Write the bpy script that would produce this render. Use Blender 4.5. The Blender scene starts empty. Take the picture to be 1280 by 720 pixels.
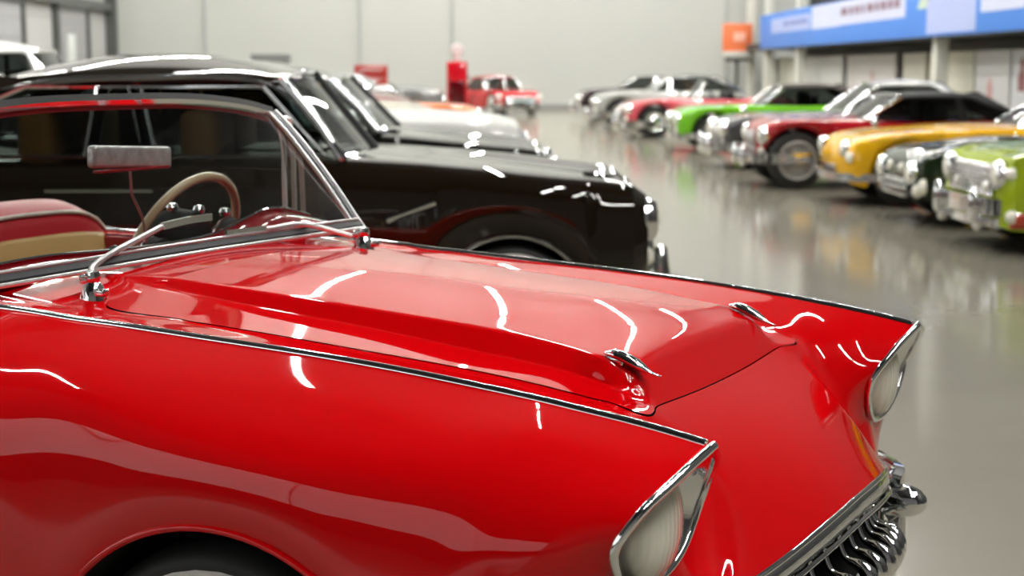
import bpy, bmesh, math, random
import numpy as np
from mathutils import Vector, Matrix
from mathutils.bvhtree import BVHTree
random.seed(7)
SC = bpy.context.scene
COL = SC.collection
PI = math.pi

# ---------------------------------------------------------------- materials
MATS = {}
def mat(name, color, rough=.5, metal=0., coat=0., coat_rough=.03, spec=.5, emit=None, estr=0., noise=None, bump=None, alpha=None):
    if name in MATS: return MATS[name]
    m = bpy.data.materials.new(name); m.use_nodes = True
    nt = m.node_tree; b = nt.nodes['Principled BSDF']
    b.inputs['Base Color'].default_value = (*color, 1)
    b.inputs['Roughness'].default_value = rough
    b.inputs['Metallic'].default_value = metal
    b.inputs['Coat Weight'].default_value = coat
    b.inputs['Coat Roughness'].default_value = coat_rough
    b.inputs['Specular IOR Level'].default_value = spec
    if emit:
        b.inputs['Emission Color'].default_value = (*emit, 1); b.inputs['Emission Strength'].default_value = estr
    if noise:      # (scale, amount): gentle procedural variation of the base colour
        tc = nt.nodes.new('ShaderNodeTexCoord'); n = nt.nodes.new('ShaderNodeTexNoise')
        n.inputs['Scale'].default_value = noise[0]; n.inputs['Detail'].default_value = 5
        mx = nt.nodes.new('ShaderNodeMix'); mx.data_type = 'RGBA'
        k = noise[1]
        mx.inputs[6].default_value = (*[c*(1-k) for c in color], 1); mx.inputs[7].default_value = (*[min(1, c*(1+k)) for c in color], 1)
        nt.links.new(tc.outputs['Object'], n.inputs['Vector']); nt.links.new(n.outputs['Fac'], mx.inputs[0]); nt.links.new(mx.outputs[2], b.inputs['Base Color'])
    if bump:
        tc = nt.nodes.new('ShaderNodeTexCoord'); n = nt.nodes.new('ShaderNodeTexNoise'); n.inputs['Scale'].default_value = bump[0]
        bp = nt.nodes.new('ShaderNodeBump'); bp.inputs['Strength'].default_value = bump[1]; bp.inputs['Distance'].default_value = .002
        nt.links.new(tc.outputs['Object'], n.inputs['Vector']); nt.links.new(n.outputs['Fac'], bp.inputs['Height']); nt.links.new(bp.outputs['Normal'], b.inputs['Normal'])
    MATS[name] = m
    return m
def glass(name, tint=(.8, .85, .83), clear=.85, refl=1.0):
    if name in MATS: return MATS[name]
    m = bpy.data.materials.new(name); m.use_nodes = True; nt = m.node_tree
    for n in list(nt.nodes): nt.nodes.remove(n)
    out = nt.nodes.new('ShaderNodeOutputMaterial'); t = nt.nodes.new('ShaderNodeBsdfTransparent'); g = nt.nodes.new('ShaderNodeBsdfGlossy')
    t.inputs['Color'].default_value = (*[c*clear for c in tint], 1); g.inputs['Roughness'].default_value = .02
    fr = nt.nodes.new('ShaderNodeFresnel'); 
    ge = nt.nodes.new('ShaderNodeNewGeometry'); ma = nt.nodes.new('ShaderNodeMath'); ma.operation = 'MULTIPLY_ADD'; ma.inputs[1].default_value = 1/1.5-1.5; ma.inputs[2].default_value = 1.5
    nt.links.new(ge.outputs['Backfacing'], ma.inputs[0]); nt.links.new(ma.outputs[0], fr.inputs['IOR'])
    mx = nt.nodes.new('ShaderNodeMixShader')
    nt.links.new(fr.outputs[0], mx.inputs[0]); nt.links.new(t.outputs[0], mx.inputs[1]); nt.links.new(g.outputs[0], mx.inputs[2]); nt.links.new(mx.outputs[0], out.inputs[0])
    MATS[name] = m
    return m
def paint(name, c, rough=.28, coat=1.0, metal=0.):
    return mat('paint_'+name, c, rough=.5, coat=coat, coat_rough=.025, metal=metal, spec=.0, noise=(3, .02))

CHROME = mat('chrome', (.86, .87, .88), rough=.06, metal=1., noise=(8, .03))
SATIN = mat('satin_chrome', (.92, .92, .92), rough=.32, metal=.85, noise=(20, .05))
STEEL = mat('brushed_steel', (.62, .63, .64), rough=.25, metal=1., noise=(30, .1))
RUBBER = mat('tyre_rubber', (.012, .012, .012), rough=.6, noise=(20, .3))
GASKET = mat('window_rubber', (.012, .014, .017), rough=.55, noise=(20, .2))
BLACK = mat('dark_underside', (.006, .006, .006), rough=.9, noise=(5, .2))
WHITEWALL = mat('whitewall_rubber', (.75, .74, .70), rough=.5, noise=(20, .05))
def lens_mat():
    m = mat('headlamp_lens', (.93, .91, .80), rough=.12, coat=1.)
    nt = m.node_tree; b = nt.nodes['Principled BSDF']; tc = nt.nodes.new('ShaderNodeTexCoord'); wv = nt.nodes.new('ShaderNodeTexWave'); wv.bands_direction = 'Y'; wv.inputs['Scale'].default_value = 22; wv.inputs['Distortion'].default_value = 1.2
    bp = nt.nodes.new('ShaderNodeBump'); bp.inputs['Strength'].default_value = .5; bp.inputs['Distance'].default_value = .002
    nt.links.new(tc.outputs['Object'], wv.inputs['Vector']); nt.links.new(wv.outputs['Fac'], bp.inputs['Height']); nt.links.new(bp.outputs['Normal'], b.inputs['Normal'])
    return m
LENS = lens_mat()
AMBER = mat('amber_lens', (.8, .25, .03), rough=.15, coat=1., noise=(20, .1))
GLASS = glass('clear_glass'); DARKGLASS = glass('shaded_glass', (.5, .55, .53), .45)
IVORY = mat('ivory_plastic', (.72, .55, .34), rough=.25, coat=.6, noise=(10, .06))
BEIGE = mat('beige_vinyl', (.50, .30, .11), rough=.45, bump=(90, .25))
REDVINYL = mat('red_vinyl', (.42, .008, .016), rough=.4, bump=(90, .2))
TANVINYL = mat('tan_upholstery', (.34, .16, .035), rough=.6, noise=(12, .2))

# ---------------------------------------------------------------- object helpers
def obj(name, bm, m, parent=None, smooth=True, angle=40):
    me = bpy.data.meshes.new(name)
    bmesh.ops.recalc_face_normals(bm, faces=bm.faces)
    bm.to_mesh(me); bm.free()
    return objm(name, me, m, parent, smooth, angle)
def objm(name, me, m, parent=None, smooth=True, angle=40):
    for x in (m if isinstance(m, (list, tuple)) else [m]): me.materials.append(x)
    if smooth and len(me.polygons):
        me.shade_smooth()
        try: me.set_sharp_from_angle(angle=math.radians(angle))
        except Exception: pass
    o = bpy.data.objects.new(name, me); COL.objects.link(o)
    if parent: o.parent = parent
    return o
def tag(o, label, cat, group=None, kind=None):
    if label: o['label'] = label
    if cat: o['category'] = cat
    if group: o['group'] = group
    if kind: o['kind'] = kind
    return o
def thing(name, label, cat, loc=(0, 0, 0), rz=0., group=None):
    o = bpy.data.objects.new(name, None); COL.objects.link(o)
    o.location = loc; o.rotation_euler = (0, 0, rz); o.empty_display_size = .2
    return tag(o, label, cat, group)
def struct(name, bm, m, smooth=False):
    o = obj(name, bm, m, None, smooth); o['kind'] = 'structure'; return o
def B(): return bmesh.new()
def box(bm, c, s, bev=0., rz=0., mi=0):
    r = bmesh.ops.create_cube(bm, size=1.); vs = r['verts']
    M = Matrix.Translation(c) @ Matrix.Rotation(rz, 4, 'Z') @ Matrix.Diagonal((*s, 1))
    bmesh.ops.transform(bm, matrix=M, verts=vs)
    if bev > 0:
        es = list({e for v in vs for e in v.link_edges})
        bmesh.ops.bevel(bm, geom=es, offset=bev, segments=3, profile=.5, affect='EDGES')
    if mi:
        for v in vs:
            if v.is_valid:
                for f in v.link_faces: f.material_index = mi
    return bm
def catmull(P, n=6, closed=False):
    P = [np.array(p, float) for p in P]; N = len(P); out = []
    segs = N if closed else N-1
    for i in range(segs):
        p1, p2 = P[i], P[(i+1) % N]
        p0 = P[i-1] if (closed or i > 0) else 2*p1-p2
        p3 = P[(i+2) % N] if (closed or i+2 < N) else 2*p2-p1
        # centripetal-ish tangents
        d1 = max(np.linalg.norm(p2-p1), 1e-9); d0 = max(np.linalg.norm(p1-p0), 1e-9); d2 = max(np.linalg.norm(p3-p2), 1e-9)
        m1 = (p2-p1)/d1*(d0/(d0+d1)) + (p1-p0)/d0*(d1/(d0+d1)); m1 = m1*d1
        m2 = (p3-p2)/d2*(d1/(d1+d2)) + (p2-p1)/d1*(d2/(d1+d2)); m2 = m2*d1
        for k in range(n):
            t = k/n
            out.append((2*t**3-3*t*t+1)*p1+(t**3-2*t*t+t)*m1+(-2*t**3+3*t*t)*p2+(t**3-t*t)*m2)
    if not closed: out.append(P[-1])
    return out
def sweep(bm, path, prof, closed=False, up=None, caps=True, scale=None):
    """sweep a 2-D profile [(a,b)...] (a along side, b along up) along path"""
    P = [Vector(p) for p in path]; N = len(P); rings = []
    upv = Vector(up) if up is not None else None
    prevn = None
    for i, p in enumerate(P):
        a = P[i-1] if (i > 0 or closed) else p; b = P[(i+1) % N] if (i < N-1 or closed) else p
        t = (b-a).normalized()
        if upv is not None: n = (upv - t*upv.dot(t)).normalized()
        else:
            if prevn is None:
                n = Vector((0, 0, 1)); n = n - t*n.dot(t)
                if n.length < .1: n = Vector((1, 0, 0)); n = n - t*n.dot(t)
                n.normalize()
            else:
                n = prevn - t*prevn.dot(t); n.normalize()
        prevn = n; s = t.cross(n)
        k = scale[i] if scale is not None else 1.
        rings.append([bm.verts.new(p + s*(x*k) + n*(y*k)) for x, y in prof])
    M = len(prof)
    for i in range(N if closed else N-1):
        r0, r1 = rings[i], rings[(i+1) % N]
        for j in range(M):
            try: bm.faces.new((r0[j], r0[(j+1) % M], r1[(j+1) % M], r1[j]))
            except ValueError: pass
    if caps and not closed:
        bm.faces.new(rings[0][::-1]); bm.faces.new(rings[-1])
    return bm
def circ(r, n=10, rx=None): return [((rx or r)*math.cos(2*PI*k/n), r*math.sin(2*PI*k/n)) for k in range(n)]
def tube(bm, path, r, n=10, closed=False, scale=None, up=None, rx=None): return sweep(bm, path, circ(r, n, rx), closed, up, True, scale)
def lathe(bm, prof, n=32, axis='Y', c=(0, 0, 0)):
    """prof: [(radius, offset along axis)]"""
    c = Vector(c); rings = []
    for r, h in prof:
        ring = []
        if r < 1e-6:
            off = {'Y': Vector((0, h, 0)), 'X': Vector((h, 0, 0)), 'Z': Vector((0, 0, h))}[axis]
            ring = [bm.verts.new(c+off)]
        else:
            for k in range(n):
                a = 2*PI*k/n; u, v = r*math.cos(a), r*math.sin(a)
                off = {'Y': Vector((u, h, v)), 'X': Vector((h, u, v)), 'Z': Vector((u, v, h))}[axis]
                ring.append(bm.verts.new(c+off))
        rings.append(ring)
    for a, b in zip(rings[:-1], rings[1:]):
        if len(a) == 1 and len(b) == 1: continue
        for k in range(n):
            if len(a) == 1: bm.faces.new((a[0], b[k], b[(k+1) % n]))
            elif len(b) == 1: bm.faces.new((a[k], b[0], a[(k+1) % n]))
            else: bm.faces.new((a[k], b[k], b[(k+1) % n], a[(k+1) % n]))
    return bm
def grid(bm, rows, closed_v=False, mi=0):
    V = [[bm.verts.new(p) for p in r] for r in rows]
    for i in range(len(V)-1):
        n = len(V[i])
        for j in range(n if closed_v else n-1):
            q = [V[i][j], V[i][(j+1) % n], V[i+1][(j+1) % n], V[i+1][j]]
            try:
                f = bm.faces.new(q); f.material_index = mi
            except ValueError: pass
    return V
def prism(bm, poly, d):
    """extrude a 3-D polygon by vector d"""
    d = Vector(d); a = [bm.verts.new(p) for p in poly]; b = [bm.verts.new(Vector(p)+d) for p in poly]
    bm.faces.new(a[::-1]); bm.faces.new(b); n = len(a)
    for i in range(n): bm.faces.new((a[i], a[(i+1) % n], b[(i+1) % n], b[i]))
    return bm
def lerp(a, b, t): return a+(b-a)*t
def interp(x, xs, ys):
    return float(np.interp(x, xs, ys))
def smoothtab(tab, xs):
    """tab rows sorted by x descending; catmull-smooth every column and sample at xs"""
    D = catmull(tab, 8); D = np.array(sorted(D, key=lambda r: r[0]))
    return [np.array([x]+[np.interp(x, D[:, 0], D[:, k]) for k in range(1, D.shape[1])]) for x in xs]
LAMP = 232.; EXPO = -.05; FSTOP = 4.8; PANE_GLOW = .85
# ================================================================ the red convertible in front
def limit_mesh(name, verts, faces, creases, level, iters=5):
    """Catmull-Clark surface whose limit passes through the given points"""
    tgt = np.array(verts, float); P = tgt.copy(); N = len(P)
    me = bpy.data.meshes.new(name+'_cage'); me.from_pydata([tuple(p) for p in P], [], faces); me.update()
    bmx = bmesh.new(); bmx.from_mesh(me); bmesh.ops.recalc_face_normals(bmx, faces=bmx.faces); bmx.to_mesh(me); bmx.free(); me.update()
    at = me.attributes.new('crease_edge', 'FLOAT', 'EDGE')
    ck = {tuple(sorted(k)): v for k, v in creases.items()}
    for e in me.edges: at.data[e.index].value = ck.get(tuple(sorted(e.vertices)), 0.)
    o = bpy.data.objects.new(name+'_cage', me); COL.objects.link(o)
    md = o.modifiers.new('s', 'SUBSURF'); md.levels = level; md.render_levels = level
    for it in range(iters):
        dg = bpy.context.evaluated_depsgraph_get(); dg.update()
        ev = o.evaluated_get(dg); m2 = ev.to_mesh(); co = np.empty(len(m2.vertices)*3); m2.vertices.foreach_get('co', co)
        lim = co.reshape(-1, 3)[:N]; d = tgt-lim; P = P+d*.8
        ev.to_mesh_clear()
        me.vertices.foreach_set('co', P.ravel()); me.update(); o.update_tag()
    dg = bpy.context.evaluated_depsgraph_get(); dg.update()
    res = bpy.data.meshes.new_from_object(o.evaluated_get(dg)); res.name = name
    for a in ('crease_edge',):
        if a in res.attributes: res.attributes.remove(res.attributes[a])
    bpy.data.objects.remove(o); bpy.data.meshes.remove(me)
    return res

class Cage:
    def __init__(s): s.v = []; s.f = []; s.c = {}; s.n = {}
    def pt(s, key, p):
        if key in s.n: return
        i = len(s.v); s.v.append(tuple(p))
        if abs(p[1]) < 1e-6: s.n[key] = (i, i)
        else: s.v.append((p[0], -p[1], p[2])); s.n[key] = (i, i+1)
    def face(s, *keys):
        ks = [s.n[k] for k in keys]
        a = [k[0] for k in ks]; b = [k[1] for k in ks][::-1]
        s.f.append(a)
        if set(a) != set(b): s.f.append(b)
    def crease(s, a, b, w):
        for q in (0, 1): s.c[(s.n[a][q], s.n[b][q])] = w

HX = [.503, .465, .43, .336, .194, 0., -.194, -.336, -.3875, -.53]            # hood stations
I3Y = lambda x: interp(x, [-.53, -.3, 0, .25, .42, .503], [.505, .50, .48, .455, .425, .40])
I3Z = lambda x: interp(x, [-.53, -.34, -.19, 0, .194, .336, .43, .465, .503], [.960, .945, .935, .919, .900, .880, .861, .853, .838])
H1Z = lambda x: interp(x, [-.76, -.53, -.46, -.14, .18, .36, .43, .465, .503], [1.0, .990, .986, .966, .942, .918, .901, .879, .836])
H2Z = lambda x: interp(x, [-.76, -.53, -.34, 0, .336, .43, .465, .503], [.995, .974, .955, .924, .886, .866, .855, .837])
HCZ = lambda x: interp(x, [-.76, -.53, -.2, .18, .36, .43, .465, .503], [1.010, 1.004, .987, .958, .931, .912, .882, .830])
RZ = lambda x: interp(x, [-3.42, -3.25, -2.9, -2.59, -1.95, -1.35, -.76, -.48, -.26, .03, .23, .43, .58, .655, .708], [.70, .83, .90, .935, .955, .950, .966, .956, .945, .931, .917, .897, .878, .866, .856])
ARC = .33; ARR = .372

def build_cage(hood):
    c = Cage()
    hood_cols = ['i3', 'h2', 'h1', 'hm', 'hc']
    def hood_row(st, x):
        y3 = I3Y(x); e = .003 if hood else 0
        rear = abs(x+.53) < 1e-6; front = abs(x-.503) < 1e-6
        xx = x + (e if rear else -e if front else 0)
        up = .001 if hood else 0.
        y2, y1 = (.335, .30) if x > .44 else (.342, .312)
        if front: y2, y1 = .345, .295
        c.pt((st, 'i3'), (xx+(.013 if front else 0), y3-e, I3Z(x)+up)); c.pt((st, 'h2'), (xx+(.006 if front else 0), y2, H2Z(x)+up)); c.pt((st, 'h1'), (xx, y1, H1Z(x)+up))
        c.pt((st, 'hm'), (xx+(.003 if front else 0), .155, lerp(H1Z(x), HCZ(x), .72)+up)); c.pt((st, 'hc'), (xx+(.004 if front else 0), 0, HCZ(x)+up))
    if hood:
        for i, x in enumerate(HX): hood_row(i, x)
        for i in range(len(HX)-1):
            for a, b in zip(hood_cols[:-1], hood_cols[1:]): c.face((i, a), (i, b), (i+1, b), (i+1, a))
            if i > 1: c.crease((i, 'h1'), (i+1, 'h1'), .75); c.crease((i, 'h2'), (i+1, 'h2'), .55)
        return c
    # ---- side stations
    def R(st, x, rows):                       # rows: r1.. (x,y,z) or (y,z)
        c.pt((st, 'r0'), (x, rows[0], RZ(x)))
        for k, p in enumerate(rows[1:], 1):
            c.pt((st, 'r%d' % k), p if len(p) == 3 else (x, *p))
    R('T', .708, [.62, (.690, .73, .825), (.662, .797, .785), (.638, .812, .742), (.632, .79, .70), (.565, .785, .56), (.53, .79, .42), (.50, .78, .24)])
    R('P', .655, [.62, (.645, .735, .836), (.625, .802, .793), (.605, .825, .747), (.598, .815, .695), (.535, .81, .555), (.50, .815, .42), (.475, .80, .24)])
    R('A', .58, [.62, (.735, .848), (.575, .805, .803), (.565, .837, .75), (.555, .84, .69), (.50, .836, .55), (.47, .84, .42), (.45, .82, .24)])
    R('H', .503, [.62, (.738, .862), (.50, .808, .815), (.495, .845, .755), (.485, .856, .68), (.45, .852, .54), (.43, .855, .40), (.42, .83, .24)])
    R('S1', .43, [.62, (.742, .872), (.824, .814), (.425, .857, .745), (.418, .869, .66), (.395, .866, .52), (ARR, .864, .36), (ARR-.002, .845, .24)])
    arch = {}
    def archst(st, x, cx, yo=0., zs=0.):
        a = math.sqrt(max(0, ARR*ARR-(x-cx)**2)); zb = ARC+a
        zr = RZ(x)
        c.pt((st, 'r0'), (x, .62+yo, zr))
        zz = [zr-.036, zr-.088]
        c.pt((st, 'r1'), (x, .744+yo, zr-.036)); c.pt((st, 'r2'), (x, .836+yo, zr-.094))
        z3 = lerp(zr-.09, zb, .36); z4 = lerp(zr-.09, zb, .72)
        c.pt((st, 'r3'), (x, .868+yo, z3)); c.pt((st, 'r4'), (x, .877+yo, z4)); c.pt((st, 'r5'), (x, .873+yo, zb))
    D = ARR
    k1, k2 = D*math.cos(PI/6), D*math.cos(PI/3)
    archst('S2', k1, 0); archst('S3', k2, 0); archst('S4', 0, 0); archst('S5', -k2, 0, .003); archst('S6', -k1, 0, .006)
    R('S7', -.43, [.625, (.752, .917), (.842, .858), (.877, .775), (-.42, .887, .67), (-.395, .880, .52), (-ARR, .874, .36), (-ARR, .855, .22)])
    R('S8', -.53, [.628, (.752, .925), (.844, .864), (.881, .78), (.892, .67), (-.52, .89, .52), (-.50, .882, .37), (-.48, .86, .21)])
    R('S9', -.76, [.635, (.754, .935), (.847, .872), (.885, .79), (.897, .68), (.895, .53), (.885, .38), (.86, .21)])
    R('D1', -1.35, [.665, (.765, .925), (.84, .870), (.885, .78), (.90, .67), (.898, .53), (.885, .38), (.86, .21)])
    R('D2', -1.95, [.665, (.765, .925), (.84, .875), (.888, .79), (.905, .68), (.90, .53), (.885, .38), (.86, .21)])
    RC = -2.59
    R('E1', RC+D+.06, [.655, (.765, .915), (.84, .865), (.888, .78), (.902, .67), (RC+D+.02, .895, .52), (RC+D, .885, .36), (RC+D, .86, .22)])
    archst('E2', RC+k1, RC, .02); archst('E3', RC+k2, RC, .02); archst('E4', RC, RC, .02); archst('E5', RC-k2, RC, .01); archst('E6', RC-k1, RC, 0)
    R('E7', RC-D-.06, [.60, (.72, .855), (.80, .80), (.85, .73), (.865, .64), (RC-D-.03, .86, .50), (RC-D, .855, .36), (RC-D, .84, .25)])
    R('F1', -3.25, [.56, (.67, .80), (.75, .755), (.79, .69), (.80, .60), (.79, .48), (.78, .38), (.75, .28)])
    R('F2', -3.42, [.48, (.56, .68), (.62, .66), (.66, .62), (.67, .56), (.66, .48), (.64, .40), (.60, .32)])
    full = ['r%d' % k for k in range(8)]; six = full[:6]
    seq = ['T', 'P', 'A', 'H', 'S1', 'S2', 'S3', 'S4', 'S5', 'S6', 'S7', 'S8', 'S9', 'D1', 'D2', 'E1', 'E2', 'E3', 'E4', 'E5', 'E6', 'E7', 'F1', 'F2']
    archs = {'S2', 'S3', 'S4', 'S5', 'S6', 'E2', 'E3', 'E4', 'E5', 'E6'}
    for a, b in zip(seq[:-1], seq[1:]):
        rows = six if (a in archs or b in archs) else full
        for p, q in zip(rows[:-1], rows[1:]): c.face((a, p), (a, q), (b, q), (b, p))
        if (a in archs) != (b in archs):
            s, ar = (b, a) if a in archs else (a, b)
            c.face((s, 'r5'), (s, 'r6'), (ar, 'r5'))
        c.crease((a, 'r0'), (b, 'r0'), .8)
    # ---- fender tops
    ins = {
     'T': [(.680, .535, .812), (.645, .492, .747), (.632, .545, .668)],
     'P': [(.642, .535, .826), (.622, .468, .762), (.610, .425, .690)],
     'A': [(.58, .548, .848), (.575, .462, .805), (.562, .41, .766)],
     'H': [(.503, .562, .874), (.503, .475, .853), (.516, .40, .836)],
     'S1': [(.43, .575, .889), (.43, .490, .874), None]}
    for st, x in (('S2', .336), ('S3', .194), ('S4', 0), ('S5', -.194), ('S6', -.336), ('S7', -.3875), ('S8', -.53)):
        xr = c.v[c.n[(st, 'r0')][0]][0]; y3 = I3Y(x)
        ins[st] = [(xr, .59, RZ(xr)-.002), (xr, lerp(.59, y3, .55), lerp(RZ(xr)-.002, I3Z(x), .5)), None]
    ins['S9'] = [(-.76, .60, .972), (-.76, .555, .978), (-.76, .50, .984)]
    hx = {'H': .503, 'S1': .43, 'S2': .336, 'S3': .194, 'S4': 0, 'S5': -.194, 'S6': -.336, 'S7': -.3875, 'S8': -.53}
    for st, L in ins.items():
        for k, p in enumerate(L, 1):
            if p is None: x = hx[st]; p = (x, I3Y(x), I3Z(x))
            c.pt((st, 'i%d' % k), p)
    order = ['T', 'P', 'A', 'H', 'S1', 'S2', 'S3', 'S4', 'S5', 'S6', 'S7', 'S8', 'S9']
    # extra hood boundary vertex between H and S1 so the opening matches the hood panel
    c.pt(('HS', 'i3'), (.465, I3Y(.465), I3Z(.465)))
    for a, b in zip(order[:-1], order[1:]):
        for p, q in (('r0', 'i1'), ('i1', 'i2')): c.face((a, p), (b, p), (b, q), (a, q))
        if (a, b) == ('H', 'S1'): c.face(('H', 'i2'), ('S1', 'i2'), ('S1', 'i3'), ('HS', 'i3'), ('H', 'i3'))
        else: c.face((a, 'i2'), (b, 'i2'), (b, 'i3'), (a, 'i3'))
    # ---- nose
    hood_row('H', .503)
    nose = {
     'A': [(.585, .35, .770), (.592, .295, .771), (.602, .155, .771), (.605, 0, .772)],
     'P': [(.640, .36, .702), (.655, .305, .706), (.676, .165, .710), (.684, 0, .712)],
     'N3': [(.678, .395, .632), (.697, .325, .643), (.722, .18, .658), (.732, 0, .664)],
     'N4': [(.695, .435, .588), (.716, .36, .602), (.744, .20, .625), (.754, 0, .636)]}
    c.pt(('N3', 'i3'), (.650, .465, .610)); c.pt(('N4', 'i3'), (.672, .51, .570))
    for st, L in nose.items():
        for k, p in zip(('h2', 'h1', 'hm', 'hc'), L): c.pt((st, k), p)
    for a, b in (('H', 'A'), ('A', 'P'), ('P', 'N3'), ('N3', 'N4')):
        for p, q in zip(hood_cols[:-1], hood_cols[1:]): c.face((a, p), (a, q), (b, q), (b, p))
    # front face under the headlamp and round the grille opening
    for k, p in {'bb': (.628, .63, .645), 'bb2': (.630, .72, .660), 'b1': (.652, .575, .553), 'b2': (.627, .65, .55), 'b3': (.60, .73, .553),
                 'k1': (.60, .69, .47), 'g1': (.640, .61, .49), 'g2': (.650, .57, .42), 'g3': (.69, .42, .39), 'g4': (.715, .20, .375), 'g5': (.72, 0, .37),
                 'l1': (.585, .66, .30), 'l2': (.64, .42, .29), 'l3': (.665, .20, .28), 'l4': (.67, 0, .28)}.items(): c.pt(k, p)
    T = lambda k: ('T', k)
    for f in [(('P', 'i3'), T('i3'), ('N3', 'i3')), (('N3', 'i3'), T('i3'), 'b1', ('N4', 'i3')), (T('i3'), 'bb', 'b2', 'b1'), ('bb', 'bb2', 'b3', 'b2'), ('bb2', T('r4'), T('r5'), 'b3'),
              (('N4', 'i3'), 'b1', 'g1'), ('b1', 'b2', 'k1', 'g1'), ('b2', 'b3', 'k1'), ('b3', T('r5'), T('r6'), 'k1'), ('g1', 'k1', 'l1', 'g2'), ('k1', T('r6'), T('r7'), 'l1'),
              ('g2', 'l1', 'l2', 'g3'), ('g3', 'l2', 'l3', 'g4'), ('g4', 'l3', 'l4', 'g5')]: c.face(*f)
    # ---- cowl
    hood_row('S8', -.53)
    for k, p in zip(('h2', 'h1', 'hm', 'hc'), [(-.755, .36, .992), (-.753, .30, .996), (-.75, .155, 1.004), (-.748, 0, 1.006)]): c.pt(('S9', k), p)
    for p, q in zip(hood_cols[:-1], hood_cols[1:]): c.face(('S8', p), ('S8', q), ('S9', q), ('S9', p))
    # ---- door tops and rear deck
    c.pt(('D1', 'i1'), (-1.35, .625, .945)); c.pt(('D2', 'i1'), (-1.95, .62, .955))
    c.face(('S9', 'r0'), ('D1', 'r0'), ('D1', 'i1'), ('S9', 'i1')); c.face(('D1', 'r0'), ('D2', 'r0'), ('D2', 'i1'), ('D1', 'i1'))
    dk = ['i1', 'i2', 'hm', 'hc']
    tab = {'D2': (-1.95, None, (.48, .968), (.25, .985), .99), 'E1': (RC+D+.06, (.58, .955), (.45, .968), (.22, .985), .99), 'E2': (RC+k1, (.58, .95), (.45, .965), (.22, .98), .985),
           'E3': (RC+k2, (.58, .945), (.45, .958), (.22, .972), .977), 'E4': (RC, (.57, .93), (.45, .944), (.22, .957), .962), 'E5': (RC-k2, (.56, .91), (.44, .922), (.22, .932), .936),
           'E6': (RC-k1, (.55, .885), (.43, .896), (.21, .902), .905), 'E7': (RC-D-.06, (.54, .87), (.42, .878), (.20, .882), .884), 'F1': (-3.25, (.50, .82), (.40, .81), (.2, .805), .805), 'F2': (-3.42, (.42, .70), (.33, .70), (.17, .70), .70)}
    for st, (x, a, b, m_, h) in tab.items():
        if a: c.pt((st, 'i1'), (x, *a))
        c.pt((st, 'i2'), (x, *b)); c.pt((st, 'hm'), (x, *m_)); c.pt((st, 'hc'), (x, 0, h))
    ks = list(tab)
    for a, b in zip(ks[:-1], ks[1:]):
        c.face((a, 'r0'), (b, 'r0'), (b, 'i1'), (a, 'i1'))
        for p, q in zip(dk[:-1], dk[1:]): c.face((a, p), (b, p), (b, q), (a, q))
    ring = [('F2', k) for k in ['hc', 'hm', 'i2', 'i1', 'r0', 'r1', 'r2', 'r3', 'r4', 'r5', 'r6', 'r7']]
    idx = [c.n[k][0] for k in ring]; idm = [c.n[k][1] for k in ring][1:]
    c.f.append(idx + idm[::-1])
    return c

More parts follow.
